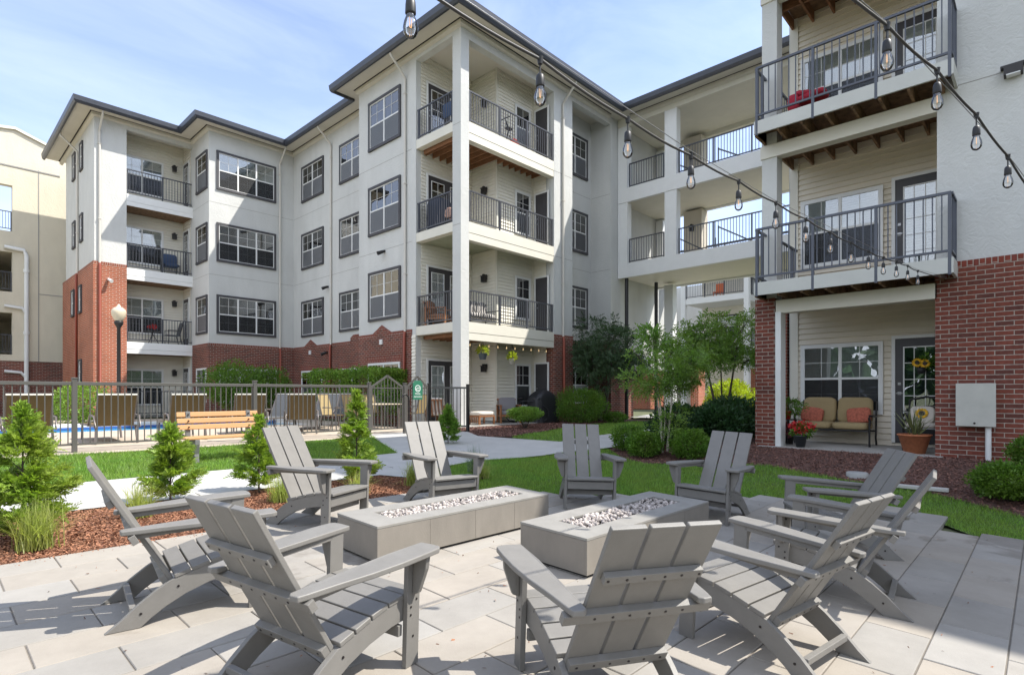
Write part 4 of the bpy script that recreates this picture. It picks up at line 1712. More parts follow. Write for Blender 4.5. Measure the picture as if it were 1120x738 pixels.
# ------------------------------------------------------------------ adirondack chairs
def make_chair():
    t = thing('adirondack_chair', (0, 0, 0), 'tmp', 'chair', 'adirondack chairs around the fire pits')
    # seat rails: curved board running from the front leg back to the ground
    top = [(.035, .335), (-.06, .338), (-.16, .325), (-.28, .295), (-.40, .258), (-.45, .245), (-.53, .195), (-.62, .125), (-.70, .05), (-.765, 0)]
    bot = [(-.60, 0), (-.55, .045), (-.48, .095), (-.38, .15), (-.26, .195), (-.12, .225), (.035, .235)]
    for sg in (1, -1):
        m = MB()
        y0 = sg * .236
        y1 = sg * .264
        m.prism(top + bot, min(y0, y1), max(y0, y1), 'y')
        for x, z in ((-.60, .08), (-.42, .2)):
            m.tube([(x, sg * .2645, z), (x, sg * .267, z)], .007, 8, 1)
        m.build('side_rail', [CHAIR, BOLT], t, bevel=.003)
        m = MB()
        a, b = sorted((sg * .267, sg * .295))
        m.box(-.045, .045, a, b, 0, .568)
        for x, z in ((-.02, .30), (.02, .33), (-.02, .26), (.0, .15), (-.02, .53), (.02, .54)):
            m.tube([(x, sg * .2955, z), (x, sg * .298, z)], .006, 8, 1)
        m.build('leg', [CHAIR, BOLT], t, bevel=.003)
        # bracket below the arm
        m = MB()
        a, b = .2975, .385
        m.prism([(sg * a, .568), (sg * b, .568), (sg * (b - .008), .50), (sg * (a + .035), .375), (sg * a, .36)], -.014, .014, 'x')
        m.build('arm_bracket', CHAIR, t, bevel=.003)
        # arm, bowed outside and narrowing to the back
        out = [(.085, .262), (.09, .34), (.085, .385), (.06, .402), (-.06, .405), (-.2, .398), (-.36, .378), (-.52, .345), (-.66, .322), (-.70, .312),
               (-.705, .27), (-.69, .25), (-.45, .247), (-.15, .25)]
        m = MB()
        n = len(out)

        def zz(x):
            return .568 - .032 * max(0, -x) / .7

        vs = [(x, sg * y_, zz(x)) for x, y_ in out] + [(x, sg * y_, zz(x) + .027) for x, y_ in out]
        fs = [tuple(range(n)), tuple(reversed(range(n, 2 * n)))] + [(i, i + n, (i + 1) % n + n, (i + 1) % n) for i in range(n)]
        m.add(vs, fs)
        m.build('arm', CHAIR, t, bevel=.006, segs=3)
        m = MB()
        m.bar((-.03, sg * .281, .552), (-.66, sg * .281, .520), .028, .03)
        m.build('arm_rail', CHAIR, t, bevel=.003)
    # seat slats
    m = MB()
    xs_ = [(.065, -.035), (-.043, -.143), (-.151, -.251), (-.259, -.350), (-.358, -.440)]

    def ztop(x):
        pts = top
        for (a, za), (b, zb) in zip(pts, pts[1:]):
            if b <= x <= a:
                return za + (zb - za) * (x - a) / (b - a)
        return .335

    for x1, x0 in xs_:
        z1, z0 = ztop(x1), ztop(x0)
        if x1 > .035:
            z1 = z0 = .337
        M_ = None
        m.bar((x0, 0, z0 + .0135), (x1, 0, z1 + .0135), .536, .025)
    m.build('seat', CHAIR, t, bevel=.005, segs=3)
    m = MB()
    m.box(.012, .040, -.262, .262, .236, .322)
    m.build('apron', CHAIR, t, bevel=.003)
    m = MB()
    m.box(-.652, -.620, -.235, .235, .08, .112)
    m.build('rear_stretcher', CHAIR, t, bevel=.003)
    m = MB()
    m.box(-.075, -.047, -.266, .266, .16, .215)
    m.build('front_stretcher', CHAIR, t, bevel=.003)
    # back
    p0 = Vector((-.452, 0, .235))
    p1 = Vector((-.838, 0, .912))
    d = (p1 - p0).normalized()
    nrm = Vector((d.z, 0, -d.x))
    m = MB()
    for y_ in (-.162, 0, .162):
        m.bar(p0 + Vector((0, y_, 0)), p1 + Vector((0, y_, 0)), .147, .025, up=nrm)
    m.build('backrest', CHAIR, t, bevel=.005, segs=3)
    L_ = (p1 - p0).length

    def cross(fr, hw, name, hh=.042, th=.030, o=-.029):
        c = p0 + d * (L_ * fr) + nrm * o
        q = MB()
        M_ = Matrix((d, Vector((0, 1, 0)), nrm)).transposed()
        q.obox(c, (hh, 2 * hw, th), M_)
        for yy in (-.2, -.12, -.045, .045, .12, .2):
            q.tube([c + Vector((0, yy, 0)) - nrm * (th / 2), c + Vector((0, yy, 0)) - nrm * (th / 2 + .002)], .006, 8, 1)
        q.build(name, [CHAIR, BOLT], t, bevel=.004)

    cross(.70, .215, 'back_batten')
    cross(.43, .335, 'arm_crossbar', .05, .034)
    cross(.03, .234, 'lower_crossbar', .05, .034)
    return t


proto = make_chair()
CH = [(1.495, 3.836, 38.1, 'adirondack chair farthest left on the patio, seen side on and facing the fire pits'),
      (1.645, 2.587, 58.2, 'large near adirondack chair seen from behind, in front of the left fire pit'),
      (2.841, 4.89, -22.3, 'sunlit adirondack chair at the left end of the left fire pit, beside the bark bed'),
      (4.121, 4.788, -54.4, 'sunlit adirondack chair behind the left fire pit, its front feet hidden by the pit'),
      (5.308, 3.80, -88, 'shaded adirondack chair facing us from behind the gap between both fire pits'),
      (5.815, 2.69, -130.7, 'shaded adirondack chair at the far end of the right fire pit, before the birch bed'),
      (5.555, 1.638, 172.2, 'shaded adirondack chair facing left, farthest back of the three in the right hand row'),
      (4.455, 1.382, 142.9, 'middle adirondack chair of the right hand row, its back rest seen edge on'),
      (3.32, 1.457, 128.7, 'adirondack chair of the right hand row nearest to us, sunlit back turned to us'),
      (2.33, 1.782, 107.4, 'near adirondack chair seen from behind, directly in front of the right fire pit')]
for i, (x, y, a, lab) in enumerate(CH):
    c = proto if i == 0 else copy_tree(proto)
    e = .25
    nx_ = Vector((e, 0, gz(x + e, y) - gz(x, y))).normalized()
    ny_ = Vector((0, e, gz(x, y + e) - gz(x, y))).normalized()
    nn = nx_.cross(ny_).normalized()
    yaw = R(a - 46.61)
    f = Vector((math.cos(yaw), math.sin(yaw), 0))
    l_ = nn.cross(f).normalized()
    f = l_.cross(nn)
    c.rotation_mode = 'QUATERNION'
    c.rotation_quaternion = Matrix((f, l_, nn)).transposed().to_quaternion()
    c.location = (x, y, gz(x, y) + .001)
    c['label'] = lab


# ------------------------------------------------------------------ fire pits
def fire_pit(x0, x1, y0, y1, label, stones_label, op, tray_from=None):
    xc, yc = (x0 + x1) / 2, (y0 + y1) / 2
    z0 = gz(xc, yc)
    t = thing('fire_pit', (xc, yc, z0), label, 'fire pit', 'long concrete fire pits')

    def Z(x, y, h):
        return gz(x, y) + h

    H_ = .30
    ox0, ox1, oy0, oy1 = op
    # outer skin as a ring of four slabs following the slope
    m = MB()

    def slab(ax0, ax1, ay0, ay1, h0, h1, mi=0):
        vs = [(x, y, Z(x, y, h)) for h in (h0, h1) for y in (ay0, ay1) for x in (ax0, ax1)]
        m.add(vs, [(0, 2, 3, 1), (4, 5, 7, 6), (0, 1, 5, 4), (2, 6, 7, 3), (0, 4, 6, 2), (1, 3, 7, 5)], mi)

    slab(x0, x1, y0, y0 + .02, .025, H_ - .022)
    slab(x0, x1, y1 - .02, y1, .025, H_ - .022)
    slab(x0, x0 + .02, y0 + .02, y1 - .02, .025, H_ - .022)
    slab(x1 - .02, x1, y0 + .02, y1 - .02, .025, H_ - .022)
    m.build('side_panels', PITM, t, bevel=.002)
    m = MB()
    slab(x0 - .002, x1 + .002, y0 - .002, oy0, H_ - .02, H_)
    slab(x0 - .002, x1 + .002, oy1, y1 + .002, H_ - .02, H_)
    slab(x0 - .002, ox0, oy0, oy1, H_ - .02, H_)
    slab(ox1, x1 + .002, oy0, oy1, H_ - .02, H_)
    m.build('top_rim', PITT, t, bevel=.002)
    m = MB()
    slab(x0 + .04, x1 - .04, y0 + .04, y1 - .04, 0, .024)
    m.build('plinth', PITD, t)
    m = MB()
    slab(ox0 - .005, ox1 + .005, oy0 - .005, oy1 + .005, H_ - .09, H_ - .045)
    for (a, b, c, d) in ((ox0 - .008, ox1 + .008, oy0 - .008, oy0), (ox0 - .008, ox1 + .008, oy1, oy1 + .008), (ox0 - .008, ox0, oy0, oy1), (ox1, ox1 + .008, oy0, oy1)):
        slab(a, b, c, d, H_ - .09, H_ - .021)
    m.build('burner_tray', PITD, t)
    m = MB()
    nseg = 4
    for k in range(1, nseg):
        x = x0 + (x1 - x0) * k / nseg
        slab(x - .0015, x + .0015, y0 - .0012, y0 + .001, .03, H_ - .022)
    m.build('panel_seam', JOINT, t)
    # stones
    bm = bmesh.new()
    bmesh.ops.create_icosphere(bm, subdivisions=2, radius=1)
    bv = np.array([v.co[:] for v in bm.verts])
    bf = np.array([[v.index for v in f.verts] for f in bm.faces])
    bm.free()
    Vs, Fs = [], []
    n = 0
    cnt = 1150
    for k in range(cnt):
        x = rng.uniform(ox0 + .02, ox1 - .02)
        y = rng.uniform(oy0 + .015, oy1 - .015)
        if tray_from and x > tray_from and rng.uniform() < .45:
            continue
        r = rng.uniform(.010, .021)
        sc = np.array([1, rng.uniform(.6, 1), rng.uniform(.5, .8)]) * r
        q = Quaternion(rng.normal(size=4)).normalized().to_matrix()
        nz_ = 1 + .16 * np.sin(bv @ rng.normal(size=3) * 2.5)[:, None]
        vv = (bv * nz_ * sc) @ np.array(q).T
        h = H_ - .050 + rng.uniform(0, .048)
        vv = vv + np.array([x, y, Z(x, y, h)])
        Vs.append(vv)
        Fs.append(bf + n)
        n += len(bv)
    o_ = np_mesh('fire_stones', np.concatenate(Vs), np.concatenate(Fs), [PEB])
    for p_ in o_.data.polygons:
        p_.use_smooth = True
    tag(o_, stones_label, 'stones', kind='stuff')
    return t


fire_pit(2.42, 4.46, 3.70, 4.29, 'long low concrete fire pit on the left of the patio, filled with grey pebbles',
         'pale grey pebbles filling the trough of the left fire pit', (2.66, 4.26, 3.87, 4.12))
fire_pit(3.38, 5.44, 2.44, 3.10, 'long low concrete fire pit on the right, partly hidden by a chair back',
         'pale and brown pebbles filling the trough of the right fire pit', (3.64, 5.2, 2.62, 2.92), 4.75)

# ------------------------------------------------------------------ pool fence
FY = 12.32
t = thing('pool_fence', (5, FY, gz(5, FY)), 'taupe metal picket fence round the pool with two pointed gate panels', 'fence')
ZB = .33
m = MB()
m.box(-4, 7.78, FY - .025, FY + .025, 1.49, 1.55)
m.build('top_rail', FENCE, t, bevel=.004)
m = MB()
m.box(-4, 7.78, FY - .018, FY + .018, .44, .475)
m.build('bottom_rail', FENCE, t)
m = MB()
x = -3.9
while x < 7.7:
    m.box(x - .008, x + .008, FY - .008, FY + .008, .475, 1.49)
    x += .104
m.build('pickets', FENCE, t)
for x in (-1.2, 1.91, 5.0, 7.82, 8.90, 9.72):
    m = MB()
    m.box(x - .038, x + .038, FY - .038, FY + .038, .26, 1.60)
    m.box(x - .045, x + .045, FY - .045, FY + .045, 1.60, 1.625)
    m.build('post', FENCE if x < 8 else DKMET if x > 9.5 else FENCE, t, bevel=.004)


def gate(x0, x1, lab):
    xm = (x0 + x1) / 2
    g_ = MB()
    zl, zp = 1.50, 1.80
    g_.bar((x0, FY, zl), (xm, FY, zp), .03, .05)
    g_.bar((xm, FY, zp), (x1, FY, zl), .03, .05)
    g_.box(x0, x1, FY - .016, FY + .016, .42, .46)
    g_.box(x0, x1, FY - .014, FY + .014, 1.47, 1.50)
    g_.box(x0, x0 + .035, FY - .017, FY + .017, .42, zl)
    g_.box(x1 - .035, x1, FY - .017, FY + .017, .42, zl)
    x = x0 + .1
    while x < x1 - .06:
        z = zl + (zp - zl) * (1 - abs(x - xm) / ((x1 - x0) / 2)) - .02
        g_.box(x - .008, x + .008, FY - .008, FY + .008, .46, z)
        x += .1
    g_.build('gate', FENCE, t)


gate(7.87, 8.85, '')
gate(8.95, 9.67, '')
# last panel turning towards the walk
p0 = Vector((9.76, 12.26, 0))
p1 = Vector((10.33, 11.42, 0))
m = MB()
for z, hh in ((1.50, .05), (.46, .04)):
    m.bar(p0 + Vector((0, 0, z)), p1 + Vector((0, 0, z)), .04, hh)
for k in range(1, 10):
    q = p0.lerp(p1, k / 10)
    m.box(q.x - .008, q.x + .008, q.y - .008, q.y + .008, .47, 1.49)
m.build('end_panel', FENCE, t)
m = MB()
m.box(p1.x - .035, p1.x + .035, p1.y - .035, p1.y + .035, .22, 1.60)
m.build('post', DKMET, t, bevel=.003)

hp = thing('hooked_pole', (8.86, 12.1, .3), 'dark hooked tube pole standing before the pointed pool gate', 'pole')
m = MB()
m.tube([(8.86, 12.08, .28), (8.86, 12.08, 1.15), (8.84, 12.08, 1.26), (8.77, 12.08, 1.32), (8.68, 12.08, 1.31), (8.64, 12.08, 1.24)], .022, 10)
m.build('bent_tube', DKMET, hp)
m = MB()
m.lathe((8.86, 12.08, .285), [(0, 0), (.06, 0), (.06, .015), (0, .015)], 14)
m.build('base_flange', DKMET, hp)


def text(name, s, loc, size, parent, m, rot, ext=.002):
    cu = bpy.data.curves.new(name, 'FONT')
    cu.body = s
    cu.size = size
    cu.align_x = 'CENTER'
    cu.align_y = 'CENTER'
    cu.extrude = ext
    tmp = bpy.data.objects.new(name + '_tmp', cu)
    col.objects.link(tmp)
    dg = bpy.context.evaluated_depsgraph_get()
    dg.update()
    me = bpy.data.meshes.new_from_object(tmp.evaluated_get(dg))
    bpy.data.objects.remove(tmp)
    me.materials.clear()
    me.materials.append(m)
    o = bpy.data.objects.new(name, me)
    col.objects.link(o)
    o.rotation_euler = rot
    o.parent = parent
    o.location = Vector(loc) - Vector(parent['_base'])
    return o


sg_ = thing('pool_sign', (9.28, 12.24, 1.4), 'green sign with a round white swimmer emblem reading POOL ENTRANCE on the gate', 'sign')
m = MB()
m.box(9.12, 9.44, 12.255, 12.27, 1.18, 1.64)
m.box(9.16, 9.40, 12.255, 12.27, 1.64, 1.69)
m.build('panel', SIGNG, sg_, bevel=.003)
m = MB()
ring = []
n = 28
for k in range(n):
    a = 2 * math.pi * k / n
    for r in (.075, .092):
        for y_ in (12.252, 12.2545):
            ring.append((9.28 + r * math.cos(a), y_, 1.48 + r * math.sin(a)))
fs = []
for k in range(n):
    a, b = 4 * k, 4 * ((k + 1) % n)
    fs += [(a, a + 2, b + 2, b), (a + 1, b + 1, b + 3, a + 3), (a, b, b + 1, a + 1), (a + 2, a + 3, b + 3, b + 2)]
m.add(ring, fs)
m.bar((9.22, 12.2535, 1.46), (9.28, 12.2535, 1.50), .004, .02)
m.bar((9.28, 12.2535, 1.50), (9.34, 12.2535, 1.475), .004, .02)
m.lathe((9.325, 12.2535, 1.505), [(0, -.012), (.014, 0), (0, .012)], 10)
m.bar((9.23, 12.2535, 1.438), (9.33, 12.2535, 1.438), .004, .012)
m.build('emblem', SIGNW, sg_)
rx = (R(90), 0, 0)
text('lettering', 'POOL', (9.28, 12.253, 1.335), .07, sg_, SIGNW, rx)
text('lettering', 'ENTRANCE', (9.28, 12.253, 1.255), .052, sg_, SIGNW, rx)

# ------------------------------------------------------------------ pool
m = MB()
m.box(.4, 8.6, 16.0, 19.4, .325, .340)
wt = m.build('pool_water', WATER)
wt['kind'] = 'structure'
m = MB()
for a in ((.1, 8.9, 15.7, 16.0), (.1, .4, 16.0, 19.4), (8.6, 8.9, 16.0, 19.4)):
    m.box(*a, .30, .345)
m.box(.1, 8.9, 19.4, 19.75, .30, .50)
pc = m.build('pool_coping', mat('coping_white', (.68, .66, .62), rough=.6), bevel=.01)
pc['kind'] = 'structure'
m = MB()
for a in ((.4, 8.6, 19.37, 19.395),):
    m.box(*a, .345, .41)
pb = m.build('pool_tile_band', mat('tile_blue', (.05, .12, .35), rough=.3))
pb['kind'] = 'structure'


# ------------------------------------------------------------------ sun loungers
def lounger(base, lab, flip=False, sling=None):
    t = thing('sun_lounger', (0, 0, 0), lab, 'sun lounger', 'sun loungers beside the pool fence')
    sling = sling or SLING
    W_ = .33
    m = MB()
    for s in (-1, 1):
        m.bar((s * W_, -.15, .36), (s * W_, 1.35, .36), .04, .03)
    m.bar((-W_, 1.33, .36), (W_, 1.33, .36), .03, .03)
    m.build('frame', ALU, t)
    for s in (-1, 1):
        for y_ in (-.1, 1.2):
            m = MB()
            m.bar((s * W_, y_, .36), (s * (W_ + .02), y_ - .06, 0), .035, .025)
            m.build('leg', ALU, t)
        m = MB()
        m.tube([(s * (W_ + .04), -.25, .34), (s * (W_ + .05), -.18, .56), (s * (W_ + .05), .15, .58), (s * (W_ + .04), .42, .36)], .02, 8)
        m.build('armrest', ALU, t)
    m = MB()
    m.box(-W_ + .02, W_ - .02, .08, 1.33, .37, .385)
    m.build('seat_sling', sling, t)
    m = MB()
    m.bar((0, .06, .36), (0, -.26, .98), 2 * W_ - .04, .02, up=(0, 1, 0))
    bk = m.build('backrest', sling, t)
    m = MB()
    for s in (-1, 1):
        m.bar((s * (W_ - .01), .07, .36), (s * (W_ - .01), -.265, 1.0), .03, .025, up=(0, 1, 0))
    m.build('back_frame', ALU, bk)
    m = MB()
    m.box(-W_, W_, -.285, -.25, .975, 1.005)
    m.build('white_binding', WHTE, bk)
    return t


LG = lounger(None, '')
for i, (x, y, a, lab) in enumerate([(1.42, 13.55, 0, 'brown sling lounger farthest left behind the pool fence'),
                                    (2.75, 13.55, 0, 'brown sling lounger just right of the round green bush behind the fence'),
                                    (4.05, 13.55, -6, 'brown sling lounger directly behind the left end of the wooden bench'),
                                    (5.35, 13.5, -14, 'brown sling lounger just right of the wooden bench, behind the fence'),
                                    (6.62, 13.5, -22, 'brown sling lounger in front of the long hedge, last of the brown row')]):
    c = LG if i == 0 else copy_tree(LG)
    c.location = (x, y, .34)
    c.rotation_euler = (0, 0, R(a))
    c['label'] = lab
lg2 = lounger(None, '', sling=SLINGG)
for i, (x, y, a, lab) in enumerate([(6.9, 15.2, 120, 'grey sling lounger turned sideways beyond the brown loungers, nearer the bench'),
                                    (8.3, 15.4, 125, 'grey sling lounger turned sideways in front of the hedge, left of the tan chair'),
                                    (9.6, 16.4, 128, 'grey sling lounger turned sideways just left of the pool dining table')]):
    c = lg2 if i == 0 else copy_tree(lg2)
    c.location = (x, y, .34)
    c.rotation_euler = (0, 0, R(a))
    c['label'] = lab
    c['group'] = 'grey loungers turned sideways'


# patio dining set behind the gate
def sling_chair():
    t = thing('pool_chair', (0, 0, 0), '', 'chair', 'tan sling chairs behind the pool fence')
    m = MB()
    for s in (-1, 1):
        m.tube([(s * .27, .28, 0), (s * .27, .24, .62), (s * .27, -.16, .62)], .016, 8)
        m.tube([(s * .27, -.30, 0), (s * .25, -.2, .42), (s * .24, -.36, .98)], .016, 8)
    m.tube([(-.25, .24, .40), (.25, .24, .40)], .014, 8)
    m.tube([(-.24, -.36, .98), (.24, -.36, .98)], .016, 8)
    m.build('frame', ALU, t)
    m = MB()
    m.bar((0, -.2, .41), (0, .26, .41), .46, .015)
    m.build('seat', SLING, t)
    m = MB()
    m.bar((0, -.21, .42), (0, -.36, .97), .46, .015, up=(0, 1, 0))
    m.build('backrest', mat('sling_tan', (.33, .25, .12), rough=.8), t)
    return t


sc_ = sling_chair()
for i, (x, y, a, lab) in enumerate([(7.95, 14.3, 205, 'tan sling chair alone between the loungers and the pool dining table'),
                                    (10.25, 13.7, 20, 'tan sling chair right of the dining table, just behind the green sign'),
                                    (9.75, 15.1, 178, 'tan sling chair on the far side of the pool dining table'),
                                    (8.35, 13.75, -70, 'tan sling chair at the left side of the pool dining table')]):
    c = sc_ if i == 0 else copy_tree(sc_)
    c.location = (x, y, .34)
    c.rotation_euler = (0, 0, R(a))
    c['label'] = lab
tb_ = thing('dining_table', (9.2, 14.1, .34), 'beige topped pool dining table behind the pointed gate', 'table')
m = MB()
m.box(8.7, 9.75, 13.6, 14.6, 1.02, 1.05)
m.build('tabletop', mat('table_beige', (.45, .38, .28), rough=.6), tb_, bevel=.01)
for x in (8.78, 9.67):
    for y in (13.68, 14.52):
        m = MB()
        m.box(x - .02, x + .02, y - .02, y + .02, .34, 1.02)
        m.build('leg', ALU, tb_)

# ------------------------------------------------------------------ bench
zb = gz(3.6, 10.2)
bn = thing('park_bench', (3.63, 10.25, zb), 'wooden slat bench with grey cast legs on the grass before the pool fence', 'bench')
for z in (.50, .605, .71):
    m = MB()
    m.obox((3.63, 10.42 + (z - .5) * .22, zb + z + .04), (1.32, .035, .082), Matrix.Rotation(R(-10), 3, 'X'))
    m.build('back_slat', WOODB, bn, bevel=.006)
for k in range(4):
    m = MB()
    m.box(2.97, 4.29, 9.98 + k * .10, 10.065 + k * .10, zb + .355, zb + .39)
    m.build('seat_slat', WOODB, bn, bevel=.006)
for x in (3.14, 4.12):
    m = MB()
    m.prism([(9.97, zb + .352), (10.42, zb + .352), (10.44, zb + .8), (10.52, zb + .8), (10.46, zb + .30), (10.36, zb + .2), (10.38, zb + .02), (10.42, zb - .03),
             (10.26, zb - .03), (10.24, zb + .12), (10.17, zb + .18), (10.11, zb + .12), (10.12, zb - .03), (9.99, zb - .03), (10.01, zb + .12), (9.97, zb + .28)],
            x - .035, x + .035, 'x')
    m.build('leg', IRON, bn, bevel=.004)
    m = MB()
    for z in (.54, .645, .75):
        m.tube([(x, 10.395 + (z - .5) * .2, zb + z), (x, 10.37 + (z - .5) * .2, zb + z)], .012, 8)
    m.build('bolt', BOLT, bn)

# ------------------------------------------------------------------ lamp post
lp = thing('street_lamp', (4.36, 21.0, .33), 'dark lamp post with a cream acorn globe before the left brick wing', 'street lamp')
m = MB()
m.lathe((4.36, 21, .33), [(0, 0), (.17, 0), (.16, .12), (.10, .22), (.08, .5), (.055, .6), (.05, 3.05), (.07, 3.1), (.11, 3.16), (.13, 3.24), (.10, 3.28), (0, 3.28)], 20)
m.build('pole', DKMET, lp)
m = MB()
m.lathe((4.36, 21, 3.60), [(.09, 0), (.12, .03), (.19, .18), (.20, .28), (.185, .35), (.12, .41), (.06, .44), (.05, .48), (.025, .51), (0, .54)], 24)
m.build('globe', LAMPG, lp)

# ------------------------------------------------------------------ utility box on the brick wall
ub = thing('utility_box', (11.4, .78, -.0), 'grey enamel electrical box with a white pipe on the near brick wall', 'electrical box')
m = MB()
m.box(11.32, 11.468, .56, 1.02, .84, 1.50)
m.build('cabinet', BOXW, ub, bevel=.006)
m = MB()
m.box(11.305, 11.319, .545, 1.03, .835, 1.505)
m.build('lid', BOXW, ub, bevel=.004)
m = MB()
m.tube([(11.40, .64, .02), (11.40, .64, .84)], .038, 14)
m.build('pipe', WHITE, ub)
m = MB()
m.tube([(11.30, .80, .885), (11.305, .80, .885)], .016, 12)
m.build('lock', BOLT, ub)
mh = MB()
zz_ = gz(9.66, 2.04)
mh.lathe((9.66, 2.04, zz_ + .01), [(0, .03), (.13, .03), (.145, .02), (.145, -.05)], 28)
mh.build('x', LIDM)
o = bpy.data.objects['x']
o.name = 'manhole_cover'
tag(o, 'round grey utility cover lying in the wine red mulch of the right bed', 'utility cover')
ed = MB()
zz_ = gz(9.3, 1.2)
ed.obox((9.33, 1.22, zz_ + .02), (.10, .60, .05), Matrix.Rotation(R(3), 3, 'Z'))
o = ed.build('edging_stone', CONC, bevel=.01)
tag(o, 'flat pale concrete edging slab between lawn and mulch, right of the manhole cover', 'edging stone')


# ------------------------------------------------------------------ string lights
def string_lights(nodes, extra, lab, r=.006, second=None):
    t = thing('string_lights', tuple(nodes[0]), lab, 'string lights')
    pts = []
    full = [extra[0]] + nodes + [extra[1]]
    for a, b in zip(full, full[1:]):
        a, b = Vector(a), Vector(b)
        for k in range(6):
            f = k / 6
            p = a.lerp(b, f)
            p.z -= .012 * math.sin(math.pi * f)
            pts.append(p)
    pts.append(Vector(full[-1]))
    m = MB()
    m.tube(pts, r, 8)
    m.build('cable', CABLE, t)
    m = MB()
    m.tube([Vector(full[0]) + Vector((0, 0, .05)), Vector(full[-1]) + Vector((0, 0, .03))], .0022, 6) if second is None else m.tube(second, .0022, 6)
    m.build('support_wire', STEEL, t)
    for i, p in enumerate(nodes):
        p = Vector(p)
        s = MB()
        s.tube([p + Vector((0, 0, .008)), p - Vector((0, 0, .02))], [.013, .009], 10)
        s.tube([p - Vector((0, 0, .018)), p - Vector((0, 0, .062))], .0035, 6)
        s.lathe(p, [(0, -.058), (.010, -.059), (.015, -.066), (.0165, -.08), (.0175, -.105), (.0165, -.108), (0, -.108)], 16)
        so_ = s.build('lamp_socket', BLACK, t)
        g_ = MB()
        g_.lathe(p, [(.013, -.106), (.0145, -.116), (.022, -.136), (.0245, -.152), (.023, -.166), (.016, -.178), (.007, -.184), (0, -.185)], 18)
        g_.build('bulb', BULB, so_)
        f_ = MB()
        for dx in (-.005, .005):
            f_.tube([p + Vector((dx, 0, -.118)), p + Vector((dx * .6, 0, -.150))], .0012, 5)
        f_.tube([p + Vector((-.003, 0, -.150)), p + Vector((.003, 0, -.150))], .0012, 5)
        f_.build('filament', FIL, so_)
    return t


n1 = [(1.08, 1.464, 2.66), (1.689, 1.444, 2.663), (2.299, 1.425, 2.638), (2.908, 1.405, 2.647), (3.518, 1.386, 2.669), (4.127, 1.367, 2.68),
      (4.737, 1.347, 2.70), (5.346, 1.328, 2.72), (5.956, 1.308, 2.745), (6.566, 1.289, 2.775), (7.175, 1.27, 2.815), (7.785, 1.25, 2.875),
      (8.394, 1.231, 2.92), (9.004, 1.211, 2.95)]
string_lights(n1, [(-.2, 1.49, 2.72), (10.9, 1.1, 3.12)],
              'long black bulb string crossing from upper left to the lower right hand balcony',
              second=[(-.2, 1.49, 2.79), (1.1, 1.464, 2.715), (2.3, 1.43, 2.69), (2.9, 1.41, 2.675), (4.1, 1.367, 2.69), (9.0, 1.215, 2.965), (10.9, 1.1, 3.14)])
n2 = [(2.698, .465, 2.836), (3.235, .362, 2.838), (3.771, .259, 2.79), (4.308, .156, 2.71), (4.845, .052, 2.60)]
string_lights(n2, [(1.6, .67, 2.80), (7.4, -.45, 2.2)], 'short bulb string sloping down before the stucco wall at top right',
              second=[(1.6, .67, 2.815), (2.7, .467, 2.85), (4.31, .158, 2.722), (7.4, -.45, 2.21)])


# ------------------------------------------------------------------ foliage
def unit(a):
    return a / np.maximum(np.linalg.norm(a, axis=1)[:, None], 1e-9)


def leaves(P, D, l, w, jitter=.6, droop=0.):
    """one diamond leaf per point P growing along D"""
    n = len(P)
    d = unit(D + rng.normal(0, jitter, (n, 3)) + np.array([0, 0, -droop]))
    s = unit(np.cross(d, rng.normal(size=(n, 3))))
    nn = np.cross(d, s)
    L_ = (l * rng.uniform(.6, 1.3, n))[:, None]
    W_ = (w * rng.uniform(.7, 1.2, n))[:, None]
    a = P
    b = P + d * L_ * .5 + s * W_ * .5 + nn * L_ * .06
    c = P + d * L_
    e = P + d * L_ * .5 - s * W_ * .5 + nn * L_ * .06
    V = np.stack([a, b, c, e], 1).reshape(-1, 3)
    return V


def sprays(P, D, length, k, l, w, jitter=.35, flat=.5):
    """twigs: k leaflets alternate along a rachis"""
    n = len(P)
    d = unit(D + rng.normal(0, jitter, (n, 3)))
    s = unit(np.cross(d, np.array([0, 0, 1.]) * flat + rng.normal(size=(n, 3)) * (1 - flat)))
    out = []
    ln = (length * rng.uniform(.6, 1.3, n))[:, None]
    for i in range(k):
        f = (i + .5) / k
        sg = 1 if i % 2 else -1
        base = P + d * ln * f - np.array([0, 0, 1.]) * (ln * f * f * .25)
        dd = unit(d * .8 + s * sg * .75 * (1.1 - f))
        nn = np.cross(dd, s)
        ll = l * (1.15 - .5 * f)
        side = unit(np.cross(dd, np.cross(d, s)))
        a = base
        b = base + dd * ll * .5 + side * w * .5
        c = base + dd * ll
        e = base + dd * ll * .5 - side * w * .5
        out.append(np.stack([a, b, c, e], 1))
    return np.concatenate(out, 0).reshape(-1, 3)


def leafmesh(name, V, m, parent):
    F = np.arange(len(V)).reshape(-1, 4)
    return np_mesh(name, V, F, [m], parent)


def ell(n, c, r, shell=.55, zmin=None):
    v = unit(rng.normal(size=(n, 3)))
    rad = (rng.uniform(shell ** 3, 1, n) ** (1 / 3))[:, None]
    bump = 1 + .10 * np.sin(v[:, :1] * 7 + c[0]) + .09 * np.cos(v[:, 1:2] * 6 + v[:, 2:3] * 5 + c[1])
    P = np.array(c) + v * rad * bump * np.array(r)
    if zmin is not None:
        k = P[:, 2] > zmin
        P, v = P[k], v[k]
    return P, v


